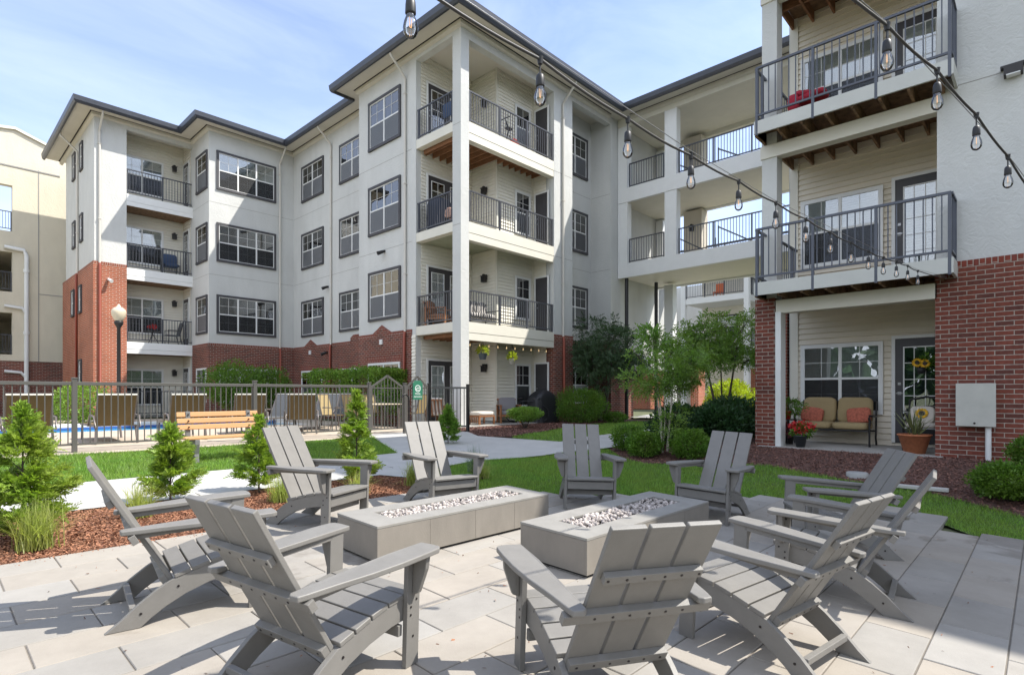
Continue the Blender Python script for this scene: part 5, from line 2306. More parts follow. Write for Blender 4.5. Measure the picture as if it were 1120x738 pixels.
def bush(name, x, y, r, h, n, m, l, w, label, cat='shrub', group=None, stem=True, flat=False, lift=.0, z0=None, mode='leaf', shell=.6):
    z = gz(x, y) if z0 is None else z0
    t = thing(name, (x, y, z), label, cat, group)
    c = (x, y, z + lift + (h - lift) * .5)
    rr = (r, r, (h - lift) * .52)
    P, D = ell(n, c, rr, shell, z + .03)
    # clumps: push points into lobes
    K = 16
    cl = unit(rng.normal(size=(K, 3))) * np.array(rr) * .72 + np.array(c)
    q = int(n * .5)
    idx = rng.integers(0, K, q)
    v2 = unit(rng.normal(size=(q, 3)))
    P2 = cl[idx] + v2 * (rng.uniform(.4, 1, (q, 1))) * np.array(rr) * .42
    kk = P2[:, 2] > z + .03
    P = np.concatenate([P, P2[kk]])
    D = np.concatenate([D, v2[kk]])
    if flat:
        top_ = z + h
        P[:, 2] = np.minimum(P[:, 2], top_ - rng.uniform(0, .05, len(P)))
    D[:, 2] += .35
    V = leaves(P, D, l, w) if mode == 'leaf' else sprays(P, D, l * 3.2, 5, l, w)
    leafmesh('foliage', V, m, t)
    if stem:
        b = MB()
        for k in range(7):
            a = 2 * math.pi * k / 7 + .3
            rr_ = r * .55
            b.tube([(x + .03 * math.cos(a), y + .03 * math.sin(a), z - .02), (x + rr_ * .5 * math.cos(a), y + rr_ * .5 * math.sin(a), z + h * .4),
                    (x + rr_ * math.cos(a), y + rr_ * math.sin(a), z + h * .75)], [.014, .010, .005], 6)
        b.build('stem', BARKD, t)
    return t


def conifer(x, y, h, r, label, n=1500, m=None, m2=None, lean=0., group='young arborvitae in the bark bed', leafl=.055):
    z = gz(x, y)
    t = thing('arborvitae', (x, y, z), label, 'conifer', group)
    n = int(n * 1.4)
    nb = 64
    ub = np.sort(rng.uniform(0, 1, nb) ** 1.1)
    ab = np.arange(nb) * 2.4 + rng.normal(0, .4, nb)
    pr = np.interp(ub, [0, .08, .25, .45, .65, .82, .93, 1], [.62, .95, .95, .72, .50, .30, .16, .04]) * r * rng.uniform(.4, 1.4, nb)
    w_ = pr + .03
    idx = rng.choice(nb, n, p=w_ / w_.sum())
    f = rng.uniform(.1, 1, n) ** .6
    rad = pr[idx] * f
    aa = ab[idx] + rng.normal(0, .16, n)
    uu = ub[idx]
    P = np.stack([x + rad * np.cos(aa) + lean * uu * h, y + rad * np.sin(aa), z + .05 + uu * h * .86 + rad * .35], 1) + rng.normal(0, .013, (n, 3))
    D = np.stack([np.cos(aa), np.sin(aa), rng.uniform(.2, 1.2, n)], 1)
    top_n = n // 14
    P[:top_n] = np.array([x + lean * h, y, z]) + np.stack([rng.normal(0, .012, top_n), rng.normal(0, .012, top_n), h * rng.uniform(.8, .95, top_n)], 1)
    D[:top_n, 2] = 2.2
    V = sprays(P, D, .095, 8, leafl * .6, .015, jitter=.38)
    leafmesh('foliage', V, m or L_ARB, t)
    b = MB()
    b.tube([(x, y, z - .03), (x + lean * .5 * h, y, z + h * .5), (x + lean * h, y, z + h * .93)], [.012, .007, .002], 7)
    for k in range(16):
        f = .1 + .8 * k / 16
        a = k * 2.4
        q = r * .6 * (1 - f)
        b.tube([(x + lean * f * h, y, z + h * f * .9), (x + lean * f * h + q * math.cos(a), y + q * math.sin(a), z + h * f * .9 + .1)], [.005, .002], 5)
    b.build('trunk', BARKD, t)
    return t


conifer(.62, 6.25, 1.14, .31, 'tallest bright green young arborvitae at the left edge of the bark bed', n=2300)
conifer(1.93, 7.0, .86, .27, 'broad low young arborvitae with a double top, left of the bench leg', n=1700)
conifer(2.90, 7.02, .94, .23, 'slender young arborvitae just left of the chair at the end of the left pit', n=1200)
conifer(4.12, 6.80, 1.28, .25, 'tall narrow yellow green arborvitae between the two sunlit chairs', n=1900, leafl=.055)
conifer(8.35, 9.9, .86, .26, 'small dark green cone conifer beside the walk under the green sign', n=1600, m=L_SUN, group='small walk side conifers')


def tuft(x, y, h, n, m, label, spread=.55, w=.004, group='ornamental grass tufts'):
    z = gz(x, y)
    t = thing('grass_tuft', (x, y, z), label, 'ornamental grass', group)
    a = rng.uniform(0, 2 * np.pi, n)
    out = np.abs(rng.normal(0, spread, n))
    L_ = h * rng.uniform(.6, 1.15, n)
    base = np.stack([x + .05 * rng.normal(size=n), y + .05 * rng.normal(size=n), np.full(n, z)], 1)
    d = np.stack([np.cos(a), np.sin(a), np.zeros(n)], 1)
    s = np.stack([-np.sin(a), np.cos(a), np.zeros(n)], 1)
    pts = []
    for f in (0, .35, .7, 1):
        o_ = (out * (f ** 1.6))[:, None] * d * L_[:, None]
        zz_ = (L_ * f * (1 - .30 * out * f))[:, None] * np.array([0, 0, 1.])
        pts.append(base + o_ + zz_)
    Vs = []
    for i in range(3):
        w0 = w * (1 - i / 3.2)
        w1 = w * (1 - (i + 1) / 3.2)
        Vs.append(np.stack([pts[i] - s * w0, pts[i] + s * w0, pts[i + 1] + s * w1, pts[i + 1] - s * w1], 1))
    V = np.concatenate(Vs, 0).reshape(-1, 3)
    leafmesh('blades', V, m, t)
    b = MB()
    b.lathe((x, y, z - .01), [(0, 0), (.05, 0), (.045, .03), (.02, .05), (0, .055)], 10)
    b.build('root_crown', BARKD, t)
    return t


tuft(.66, 5.85, .38, 620, L_TUF, 'large yellow green grass tuft in front of the tallest arborvitae at left')
tuft(1.52, 6.5, .36, 260, L_TUF, 'thin yellow green grass tuft behind the back of the far left chair')
tuft(2.88, 6.35, .32, 300, L_TUF, 'yellow green grass tuft against the chair back at the left pit end')
tuft(3.80, 6.2, .28, 260, L_TUF, 'small grass tuft at the foot of the tall narrow arborvitae')
tuft(4.66, 6.25, .34, 320, L_TUF, 'bright green grass tuft left of the chair behind the left fire pit')
tuft(5.75, 6.05, .30, 260, L_TUF, 'green grass tuft right of the chair behind the left fire pit')
tuft(6.1, 6.6, .42, 240, L_FES, 'grey green spiky grass tuft at the edge of the walk, above the chair arm', w=.003)
tuft(7.4, 9.2, .35, 160, L_FES, 'grey green spiky grass tuft beside the walk below the tall pool gate', w=.003)

G_BOX = 'rounded shrubs round the birch'
bush('boxwood_shrub', 9.75, 6.05, .31, .50, 2600, L_BOX, .045, .026, 'small dark boxwood at the left end of the birch bed', group=G_BOX)
bush('boxwood_shrub', 9.42, 5.48, .32, .46, 3200, L_BOX, .045, .026, 'bright green boxwood just left of the birch stems', group=G_BOX)
bush('boxwood_shrub', 9.62, 4.66, .36, .52, 3200, L_BOX, .045, .026, 'bright green boxwood right of the birch stems, behind a chair back', group=G_BOX)
bush('boxwood_shrub', 10.6, 5.6, .45, .62, 2600, L_RHO, .05, .03, 'dark green shrub behind the foot of the birch stems', group=G_BOX)
bush('leafy_shrub', 11.9, 5.1, .62, .70, 3600, L_RHO, .10, .045, 'large dark leaved shrub between the birch and the brick pillar')
bush('leafy_shrub', 13.3, 5.35, .8, .88, 3600, L_RHO, .10, .045, 'dark leaved shrub hard against the left side of the brick pillar')
bush('leafy_shrub', 13.0, 6.6, .6, .7, 2200, L_RHO, .10, .045, 'low dark shrub beside the breezeway walk behind the birch')
bush('golden_shrub', 24.6, 10.1, 1.0, 1.55, 4200, L_YEL, .11, .06, 'sunlit golden green shrub seen through the breezeway, taller of the two')
bush('golden_shrub', 25.3, 8.9, 1.3, .95, 3600, L_YEL, .11, .06, 'low sunlit golden hedge shrub beside the brick pillar edge')
bush('box_shrub', 12.3, 11.1, .52, .62, 3600, L_SUN, .045, .028, 'low clipped light green shrub with bare stems before the wooden armchair', lift=.22, flat=True)
bush('laurel_shrub', 15.9, 11.75, .92, 1.18, 7000, L_BOX, .06, .032, 'big rounded green shrub right of the covered grill')
bush('round_shrub', 3.95, 24.2, .98, 1.35, 3600, L_SUN, .07, .045, 'round light green shrub beyond the pool in front of the left brick wing')
bush('tree_shrub', 8.4, 22.6, 1.1, 2.2, 5200, L_BOX, .08, .05, 'wide round crowned shrub before the three part window of the wing', lift=.5)
bush('tree_shrub', 9.9, 23.0, .85, 2.1, 3600, L_BOX, .08, .05, 'smaller darker round shrub right of the wide crowned one', lift=.4)
bush('ground_plant', 16.9, 11.0, .4, .35, 900, L_BOX, .07, .04, 'low leafy perennial at the lawn edge in front of the dark tree')
bush('boxwood_shrub', 9.30, .34, .36, .44, 4600, L_BOX, .042, .024, 'front green boxwood at the right frame edge below the utility box', group='boxwoods at the right frame edge')
bush('boxwood_shrub', 10.5, .02, .36, .52, 3600, L_BOX, .042, .024, 'rear boxwood near the brick wall at the right frame edge', group='boxwoods at the right frame edge')
bush('boxwood_shrub', 9.15, -.32, .36, .46, 3600, L_BOX, .042, .024, 'boxwood cut off by the right frame edge', group='boxwoods at the right frame edge')

# long clipped hedge before the recessed wall
hz = .33
hd = thing('hedge', (12.6, 20.0, hz), 'long clipped green hedge in front of the brick base between wing and tower', 'hedge')
n = 15000
P = np.stack([rng.uniform(10.4, 11.9, n), rng.uniform(15.4, 21.2, n), hz + 1.8 * rng.uniform(0, 1, n) ** .5], 1)
side = rng.integers(0, 3, n)
P[side == 0, 0] = 10.4 + rng.uniform(0, .15, (side == 0).sum())
P[side == 1, 2] = hz + 1.78 + rng.uniform(-.12, .06, (side == 1).sum()) + .10 * np.sin(P[side == 1, 1] * 2.3)
P[side == 2, 1] = 15.4 + rng.uniform(0, .2, (side == 2).sum())
P[:, 0] += .12 * np.sin(P[:, 1] * 3.1) + .08 * np.sin(P[:, 2] * 5)
D = np.tile(np.array([-.7, -.5, .6]), (n, 1))
leafmesh('foliage', leaves(P, D, .085, .055, 1.), L_SUN, hd)
b = MB()
for k in range(9):
    y = 15.8 + k * .62
    b.tube([(11.3, y, hz), (11.25, y + .05, hz + 1.5)], [.03, .012], 6)
b.build('stem', BARKD, hd)


# ------------------------------------------------------------------ trees
def tree(name, x, y, stems, crown, n, m, bark, l, w, label, cat='tree', k=5, twig=.16, z0=None):
    z = gz(x, y) if z0 is None else z0
    t = thing(name, (x, y, z), label, cat)
    b = MB()
    tips = []
    for (dx, dy, h, r) in stems:
        pts = []
        rs = []
        for i in range(7):
            f = i / 6
            pts.append((x + dx * (.22 + f ** 1.3) + .025 * math.sin(f * 9 + dx * 5), y + dy * (.22 + f ** 1.3) + .02 * math.cos(f * 7), z - .05 + h * f))
            rs.append(r * (1 - .75 * f))
        b.tube(pts, rs, 8)
        for j in range(9):
            f = .35 + .62 * j / 9
            i0 = f * 6
            a_ = Vector(pts[int(i0)]).lerp(Vector(pts[min(6, int(i0) + 1)]), i0 - int(i0))
            tips.append(a_)
    # limbs towards crown lobes
    tw = MB()
    for (cx_, cy_, cz_, rx_, ry_, rz_) in crown:
        c_ = Vector((x + cx_, y + cy_, z + cz_))
        a_ = min(tips, key=lambda q: (q - c_).length + abs(q.z - c_.z + .3))
        mid = a_.lerp(c_, .55) + Vector((0, 0, -.05))
        tw.tube([a_, mid, c_], [.011, .007, .003], 6)
        for q in range(4):
            d_ = Vector(rng.normal(size=3)).normalized()
            tw.tube([mid, c_ + Vector((d_.x * rx_, d_.y * ry_, d_.z * rz_)) * .8], [.005, .0015], 5)
    tw.build('branches', BARKD, t)
    b.build('trunk', bark, t)
    Ps, Ds = [], []
    vol = np.array([c[3] * c[4] * c[5] for c in crown]) ** .8
    vol = vol / vol.sum()
    for (cx_, cy_, cz_, rx_, ry_, rz_), v_ in zip(crown, vol):
        P_, D_ = ell(int(n * v_), (x + cx_, y + cy_, z + cz_), (rx_, ry_, rz_), .35)
        Ps.append(P_)
        Ds.append(D_)
    P = np.concatenate(Ps)
    D = np.concatenate(Ds)
    D[:, 2] += .15
    leafmesh('crown', sprays(P, D, twig, k, l, w, jitter=.6, flat=.35), m, t)
    return t


def lobes(n, R_, zc, rz, lr, seed, ang=None):
    r_ = random.Random(seed)
    out = []
    for i in range(n):
        a = r_.uniform(0, 2 * math.pi)
        q = R_ * math.sqrt(r_.uniform(.05, 1))
        zz_ = zc + rz * r_.uniform(-1, 1) * math.sqrt(max(.05, 1 - (q / R_) ** 2 * .8))
        s = lr * r_.uniform(.65, 1.25)
        out.append((q * math.cos(a), q * math.sin(a), zz_, s, s, s * .75))
    return out


tree('birch_tree', 10.0, 5.37, [(-.16, .14, 2.3, .024), (.18, -.16, 2.45, .023), (.04, .3, 2.2, .015), (-.3, -.12, 2.0, .012)],
     lobes(30, .66, 1.45, 1.0, .22, 3), 2900, L_BIR, BARKW, .048, .03, 'young multi stemmed birch with pale bark and airy green crown on the lawn edge', k=5)
tree('dark_yew', 17.5, 11.9, [(-.3, .3, 3.0, .08), (.3, -.2, 3.2, .07), (.1, .4, 2.6, .05)],
     lobes(34, 1.25, 2.55, 1.15, .48, 5), 5200, L_DRK, BARKD, .07, .035, 'dense dark green tree against the corner between tower and bridge', k=6, twig=.22)
tree('serviceberry_tree', 15.6, 6.6, [(-.3, .5, 2.9, .045), (.3, -.3, 3.0, .045), (.1, .1, 2.6, .035)],
     lobes(34, 1.2, 2.45, .85, .32, 8), 4400, L_BIR, BARKD, .06, .036, 'spreading dark stemmed tree with light green canopy in the breezeway opening', k=5, twig=.2)

# ------------------------------------------------------------------ right porch furniture
PZ = .33


def tubes(name, lists, r, m, parent, n=8):
    b = MB()
    for L_ in lists:
        b.tube(L_, r, n)
    return b.build(name, m, parent)


sf = thing('loveseat', (12.7, 3.05, PZ), 'dark metal porch loveseat with four tan cushions against cream siding', 'sofa')
y0, y1 = 2.42, 3.74
tubes('frame', [[(12.42, y0, PZ + .30), (12.42, y1, PZ + .30)], [(12.98, y0, PZ + .28), (12.98, y1, PZ + .28)], [(13.02, y0, PZ + .86), (13.02, y1, PZ + .86)],
                [(12.98, y0, PZ + .28), (13.03, y0, PZ + .88)], [(12.98, y1, PZ + .28), (13.03, y1, PZ + .88)]], .018, DKMET, sf)
for y in (y0, y1):
    tubes('leg', [[(12.42, y, PZ), (12.41, y, PZ + .3), (12.42, y, PZ + .50)], [(13.02, y, PZ), (12.96, y, PZ + .15), (12.98, y, PZ + .3)]], .018, DKMET, sf)
    tubes('armrest', [[(12.42, y, PZ + .50), (12.38, y, PZ + .55), (12.42, y, PZ + .59), (12.7, y, PZ + .58), (13.0, y, PZ + .56)],
                      [(12.44, y, PZ + .5), (12.5, y, PZ + .46), (12.47, y, PZ + .42)]], .02, DKMET, sf)
for k in range(2):
    yc = y0 + .345 + k * .64
    b = MB()
    b.pillow((12.68, yc, PZ + .385), (.60, .63, .14), m=0, p=.35)
    b.build('seat_cushion', CUSHT, sf)
    b = MB()
    b.pillow((12.93, yc, PZ + .68), (.17, .62, .52), Matrix.Rotation(R(10), 3, 'Y'), p=.35)
    b.build('back_cushion', CUSHT, sf)
for y, a, lab in ((3.50, 18, 'woven coral pillow at the left end of the tan loveseat'), (2.66, -14, 'woven coral pillow at the right end of the tan loveseat')):
    b = MB()
    b.pillow((12.74, y, PZ + .585), (.13, .42, .30), Matrix.Rotation(R(12), 3, 'Y') @ Matrix.Rotation(R(a * .4), 3, 'X'), p=.38)
    o = b.build('throw_pillow', CORAL)
    tag(o, lab, 'pillow', 'coral pillows on the loveseat')
st = thing('side_table', (12.15, 3.86, PZ), 'small round dark metal side table behind the white porch post', 'table')
b = MB()
b.lathe((12.15, 3.84, PZ + .48), [(0, 0), (.22, 0), (.225, .01), (.22, .02), (0, .02)], 24)
b.lathe((12.15, 3.84, PZ + .14), [(0, 0), (.15, 0), (.155, .008), (.15, .016), (0, .016)], 20)
b.build('tabletop', DKMET, st)
for a in (30, 120, 210, 300):
    q = Vector((math.cos(R(a)), math.sin(R(a)), 0))
    p = Vector((12.15, 3.84, PZ))
    tubes('leg', [[p + q * .22, p + q * .12 + Vector((0, 0, .25)), p + q * .19 + Vector((0, 0, .48))]], .011, DKMET, st)


def pot(x, y, z, r0, r1, h, m, label, plant=None, **kw):
    t = thing('potted_plant', (x, y, z), label, 'potted plant')
    b = MB()
    b.lathe((x, y, z), [(0, 0), (r0, 0), (r1, h), (r1 * 1.07, h), (r1 * 1.07, h + .025), (r1 * .93, h + .025), (r1 * .9, h - .02), (0, h - .02)], 24)
    b.build('pot', m, t)
    return t


t = pot(12.12, 3.80, PZ + .50, .062, .085, .14, POTR, 'bright red flower pot with trailing green leaves on the porch side table')
P, D = ell(420, (12.15, 3.80, PZ + .74), (.24, .27, .14), .2)
leafmesh('foliage', sprays(P, D, .09, 4, .05, .02, .5), L_BOX, t)
t = pot(11.55, 3.38, PZ, .075, .115, .20, POTD, 'dark pot with red flowers standing on the porch edge by the pillar')
P, D = ell(260, (11.58, 3.36, PZ + .30), (.17, .2, .12), .2)
leafmesh('foliage', leaves(P, D, .07, .035), L_BOX, t)
P, D = ell(300, (11.57, 3.36, PZ + .38), (.19, .22, .11), .6)
leafmesh('flowers', leaves(P, D, .05, .045), PETR, t)
t = pot(12.1, 3.75, PZ, .07, .09, .14, BLACK, 'small black pot of dark red leaves under the porch side table')
P, D = ell(160, (12.1, 3.75, PZ + .26), (.13, .16, .12), .2)
leafmesh('foliage', leaves(P, D, .07, .04), mat('leaf_wine', (.16, .02, .03), rough=.6, island=.4), t)
t = pot(11.70, 1.62, PZ, .15, .235, .30, TERRA, 'large terracotta pot with a spiky green plant at the porch edge')
n = 60
a = rng.uniform(0, 2 * np.pi, n)
tilt = np.abs(rng.normal(0, .42, n))
D = np.stack([np.cos(a) * tilt, np.sin(a) * tilt, np.ones(n)], 1)
P = np.tile(np.array([11.70, 1.62, PZ + .28]), (n, 1)) + rng.normal(0, .03, (n, 3)) * np.array([1, 1, .3])
leafmesh('spiky_leaves', leaves(P, D, .46, .022, .08), mat('leaf_spike', (.12, .14, .05), rough=.5, island=.4), t)

pc_ = thing('porch_chair', (12.45, 1.58, PZ), 'dark curved metal porch chair half hidden behind the brick wall corner', 'chair')
for y in (1.35, 1.85):
    tubes('leg', [[(12.15, y, PZ), (12.22, y, PZ + .25), (12.18, y, PZ + .42)], [(12.8, y, PZ), (12.68, y, PZ + .2), (12.7, y, PZ + .42)]], .02, DKMET, pc_)
    tubes('armrest', [[(12.18, y, PZ + .42), (12.12, y, PZ + .55), (12.2, y, PZ + .64), (12.5, y, PZ + .62), (12.78, y, PZ + .66)]], .022, DKMET, pc_)
tubes('back_frame', [[(12.7, 1.35, PZ + .42), (12.84, 1.35, PZ + .9), (12.86, 1.6, PZ + .96), (12.84, 1.85, PZ + .9), (12.7, 1.85, PZ + .42)]], .02, DKMET, pc_)
b = MB()
b.pillow((12.44, 1.6, PZ + .45), (.52, .46, .09), p=.4)
b.build('seat_cushion', CUSHW, pc_)
b = MB()
b.pillow((12.55, 1.62, PZ + .62), (.14, .38, .34), Matrix.Rotation(R(24), 3, 'Y'), p=.5)
pw = b.build('throw_pillow', CUSHW)
tag(pw, 'white pillow with a printed yellow sunflower on the half hidden porch chair', 'pillow')
b = MB()
cpos = Vector((12.475, 1.62, PZ + .66))
M_ = Matrix.Rotation(R(24), 3, 'Y')
for k in range(12):
    a = 2 * math.pi * k / 12
    p = cpos + M_ @ Vector((0, .075 * math.cos(a), .075 * math.sin(a)))
    b.pillow(p, (.012, .05, .05), M_, m=0, p=.8, n=4)
b.pillow(cpos + Vector((-.006, 0, 0)), (.016, .085, .085), M_, m=1, p=.8, n=5)
b.build('sunflower_print', [PETY, BARKD], pw)

hb = thing('door_basket', (13.06, 1.68, 1.75), 'small black basket with two sunflowers hanging on the glazed porch door', 'hanging basket')
b = MB()
b.lathe((13.06, 1.70, 1.72), [(0, 0), (.05, 0), (.085, .12), (.08, .12), (0, .1)], 16)
b.build('basket', BLACK, hb)
for (y, z) in ((1.76, 1.93), (1.64, 1.91)):
    b = MB()
    for k in range(14):
        a = 2 * math.pi * k / 14
        d_ = Vector((0, math.cos(a), math.sin(a)))
        c_ = Vector((13.0, y, z))
        s_ = Vector((0, -d_.z, d_.y)) * .018
        b.add([c_ + d_ * .03 - s_, c_ + d_ * .07 - s_ * .8 + Vector((-.01, 0, 0)), c_ + d_ * .088, c_ + d_ * .07 + s_ * .8 + Vector((-.01, 0, 0)), c_ + d_ * .03 + s_],
              [(0, 1, 2, 3, 4)])
    b.tube([(13.01, y, z), (12.985, y, z)], .036, 14, 1)
    b.build('sunflower', [PETY, BARKD], hb)
P, D = ell(120, (13.04, 1.62, 1.96), (.05, .16, .09), .2)
leafmesh('leaves', leaves(P, D, .09, .04), L_BOX, hb)

rc = thing('red_cover', (11.4, 3.15, 6.47), 'crumpled red cloth over a low chair on the upper right hand balcony', 'covered chair')
b = MB()
b.pillow((11.42, 3.14, 6.82), (.38, .52, .15), Matrix.Rotation(R(-6), 3, 'X'), p=.7)
b.pillow((11.30, 3.42, 6.76), (.2, .2, .34), p=.7)
b.pillow((11.36, 3.25, 6.90), (.25, .3, .12), Matrix.Rotation(R(14), 3, 'X'), p=.8)
b.build('cloth', FABR, rc)
tubes('frame', [[(11.25, 2.8, 6.47), (11.25, 2.8, 6.80)], [(11.6, 2.8, 6.47), (11.6, 2.8, 6.8)], [(11.25, 3.45, 6.47), (11.25, 3.45, 6.8)], [(11.6, 3.45, 6.47), (11.6, 3.45, 6.8)]],
      .015, DKMET, rc)

# ------------------------------------------------------------------ tower porch and balconies
TZ = .36


def arm_chair(x, y, z, yaw, label, wood=TEAK, cush=CUSHG, s=1.):
    t = thing('wooden_armchair', (x, y, z), label, 'armchair')
    M = Matrix.Rotation(R(yaw), 3, 'Z')
    O = Vector((x, y, z))

    def q(a, b_, c):
        return O + M @ Vector((a, b_, c)) * s

    for sg in (-1, 1):
        b = MB()
        b.bar(q(.33, sg * .33, 0), q(.33, sg * .33, .58), .05, .05)
        b.bar(q(-.33, sg * .33, 0), q(-.33, sg * .33, .58), .05, .05)
        b.bar(q(.37, sg * .33, .59), q(-.38, sg * .33, .59), .08, .03)
        b.bar(q(.33, sg * .33, .25), q(-.33, sg * .33, .25), .03, .06)
        b.build('side_frame', wood, t)
    b = MB()
    b.bar(q(.33, -.33, .25), q(.33, .33, .25), .03, .07)
    for k in range(5):
        b.bar(q(-.30, -.26 + k * .13, .28), q(-.42, -.26 + k * .13, .78), .05, .02)
    b.bar(q(-.42, -.33, .78), q(-.42, .33, .78), .03, .06)
    b.build('back_slats', wood, t)
    b = MB()
    b.pillow(q(.02, 0, .34), (.64 * s, .60 * s, .14), M, p=.35)
    b.build('seat_cushion', cush, t)
    b = MB()
    b.pillow(q(-.27, 0, .62), (.15, .60 * s, .46), M @ Matrix.Rotation(R(-12), 3, 'Y'), p=.35)
    b.build('back_cushion', cush, t)
    return t


arm_chair(13.75, 13.15, TZ, -125, 'wooden armchair with grey cushions beside the covered grill on the tower porch')
arm_chair(11.75, 14.3, TZ, 20, 'wooden armchair with pale cushion seen through the last pool fence panel', cush=CUSHW)
ot = thing('wooden_ottoman', (12.45, 13.05, TZ), 'low slatted wooden footstool with a white cushion beside the tower column', 'footstool')
b = MB()
b.box(12.12, 12.8, 12.86, 13.36, TZ + .24, TZ + .29)
for k in range(5):
    b.box(12.12, 12.145, 12.9 + k * .1, 12.94 + k * .1, TZ + .05, TZ + .24)
b.build('slatted_frame', TEAK, ot)
for a, c in ((12.14, 12.88), (12.78, 12.88), (12.14, 13.34), (12.78, 13.34)):
    b = MB()
    b.box(a - .025, a + .025, c - .025, c + .025, TZ, TZ + .24)
    b.build('leg', TEAK, ot)
b = MB()
b.pillow((12.46, 13.11, TZ + .35), (.68, .52, .13), p=.3)
b.build('cushion', CUSHW, ot)

gr = thing('covered_grill', (15.15, 12.75, .33), 'barbecue grill under a wrinkled black cover on the tower porch', 'grill')
b = MB()
n = 40
prof = [(0.0, 1.0), (.18, 1.12), (.5, 1.13), (.62, 1.02), (.72, .88)]
vs = []
fs = []
lev = [(0, .62, .36), (.25, .60, .34), (.55, .57, .33), (.80, .58, .33), (.92, .50, .31), (1.02, .36, .26), (1.10, .22, .18), (1.13, .02, .02)]
for (z, rx_, ry_) in lev:
    for k in range(n):
        a = 2 * math.pi * k / n
        wv = 1 + (.045 * math.sin(a * 9 + z * 2) + .03 * math.sin(a * 17)) * (1 - z / 1.2)
        ca, sa = math.cos(a), math.sin(a)
        vs.append((15.15 + rx_ * wv * math.copysign(abs(ca) ** .55, ca), 12.95 - .1 + ry_ * wv * math.copysign(abs(sa) ** .55, sa), .34 + z))
for i in range(len(lev) - 1):
    for k in range(n):
        fs.append((i * n + k, i * n + (k + 1) % n, (i + 1) * n + (k + 1) % n, (i + 1) * n + k))
b.add(vs, fs, 0, True)
b.build('cover', mat('grill_cover', (.016, .016, .019), rough=.55, bump=.6, bscale=6), gr)

bk = thing('bicycle', (14.35, 12.95, .34), 'dark bicycle leaning between the wooden armchair and the covered grill', 'bicycle')
cx1, cx2 = Vector((14.1, 13.25, .66)), Vector((14.75, 12.6, .66))
ax = (cx2 - cx1).normalized()
for c_ in (cx1, cx2):
    b = MB()
    b.tube([c_ + ax * .29 * math.cos(2 * math.pi * k / 20) + Vector((0, 0, .29 * math.sin(2 * math.pi * k / 20))) for k in range(21)], .018, 6)
    for k in range(6):
        a = math.pi * k / 6
        v_ = ax * .28 * math.cos(a) + Vector((0, 0, .28 * math.sin(a)))
        b.tube([c_ - v_, c_ + v_], .0025, 4)
    b.build('wheel', BLACK, bk)
mid = (cx1 + cx2) / 2
tubes('frame', [[cx1, mid + Vector((0, 0, .02)), cx2 + Vector((0, 0, .35)) - ax * .05, cx2], [mid, cx1.lerp(mid, .6) + Vector((0, 0, .45)), cx1],
                [cx1.lerp(mid, .6) + Vector((0, 0, .42)), cx2 + Vector((0, 0, .42)) - ax * .08]], .016, BLACK, bk)
tubes('handlebar', [[cx2 + Vector((-.2, -.2, .52)), cx2 + Vector((0, 0, .50)) - ax * .1, cx2 + Vector((.18, .18, .52))]], .014, BLACK, bk)
b = MB()
b.pillow(cx1.lerp(mid, .55) + Vector((0, 0, .52)), (.2, .12, .06), p=.6)
b.build('saddle', BLACK, bk)


def basket(x, y, z, zc, m, lm, label, wide=.13, h=.18):
    t = thing('hanging_basket', (x, y, z), label, 'hanging basket')
    b = MB()
    b.lathe((x, y, z), [(0, 0), (wide * .65, 0), (wide, h), (wide * 1.05, h), (wide * .9, h - .02), (0, h - .03)], 20)
    b.build('pot', m, t)
    b = MB()
    for k in range(3):
        a = 2 * math.pi * k / 3
        b.tube([(x + wide * math.cos(a), y + wide * math.sin(a), z + h), (x, y, zc)], .005, 5)
    b.build('hanger', DKMET, t)
    P, D = ell(260, (x, y, z + h + .08), (wide * 1.1, wide * 1.1, .14), .2)
    leafmesh('foliage', leaves(P, D, .10, .035), lm, t)
    return t


basket(12.35, 12.95, 2.42, 3.0, POTB, L_YEL, 'blue hanging pot with yellow green plant right of the tower column', .15, .2)
basket(13.65, 12.9, 2.32, 3.0, mat('pot_white', (.6, .6, .56), rough=.5), L_YEL, 'white hanging pot with a pale green plant below the middle of the tower balcony', .12, .17)

fl = thing('festoon_lights', (12, 12.9, 2.9), 'row of tiny warm bulbs strung under the lowest tower balcony', 'string lights')
b = MB()
pts = []
for k in range(45):
    x = 11.7 + k * .09
    pts.append((x, 13.0, 2.92 - .05 * abs(math.sin(k * .35))))
b.tube(pts, .005, 5)
b.build('cable', CABLE, fl)
for k in range(10):
    x = 11.85 + k * .41
    b = MB()
    b.lathe((x, 13.0, 2.80), [(0, .02), (.015, .03), (.02, .045), (.015, .06), (.009, .075), (.009, .10), (0, .10)], 10)
    b.build('bulb', mat('warm_bulb', (.8, .62, .35), rough=.3, emis=((1, .7, .35), .35)), fl)

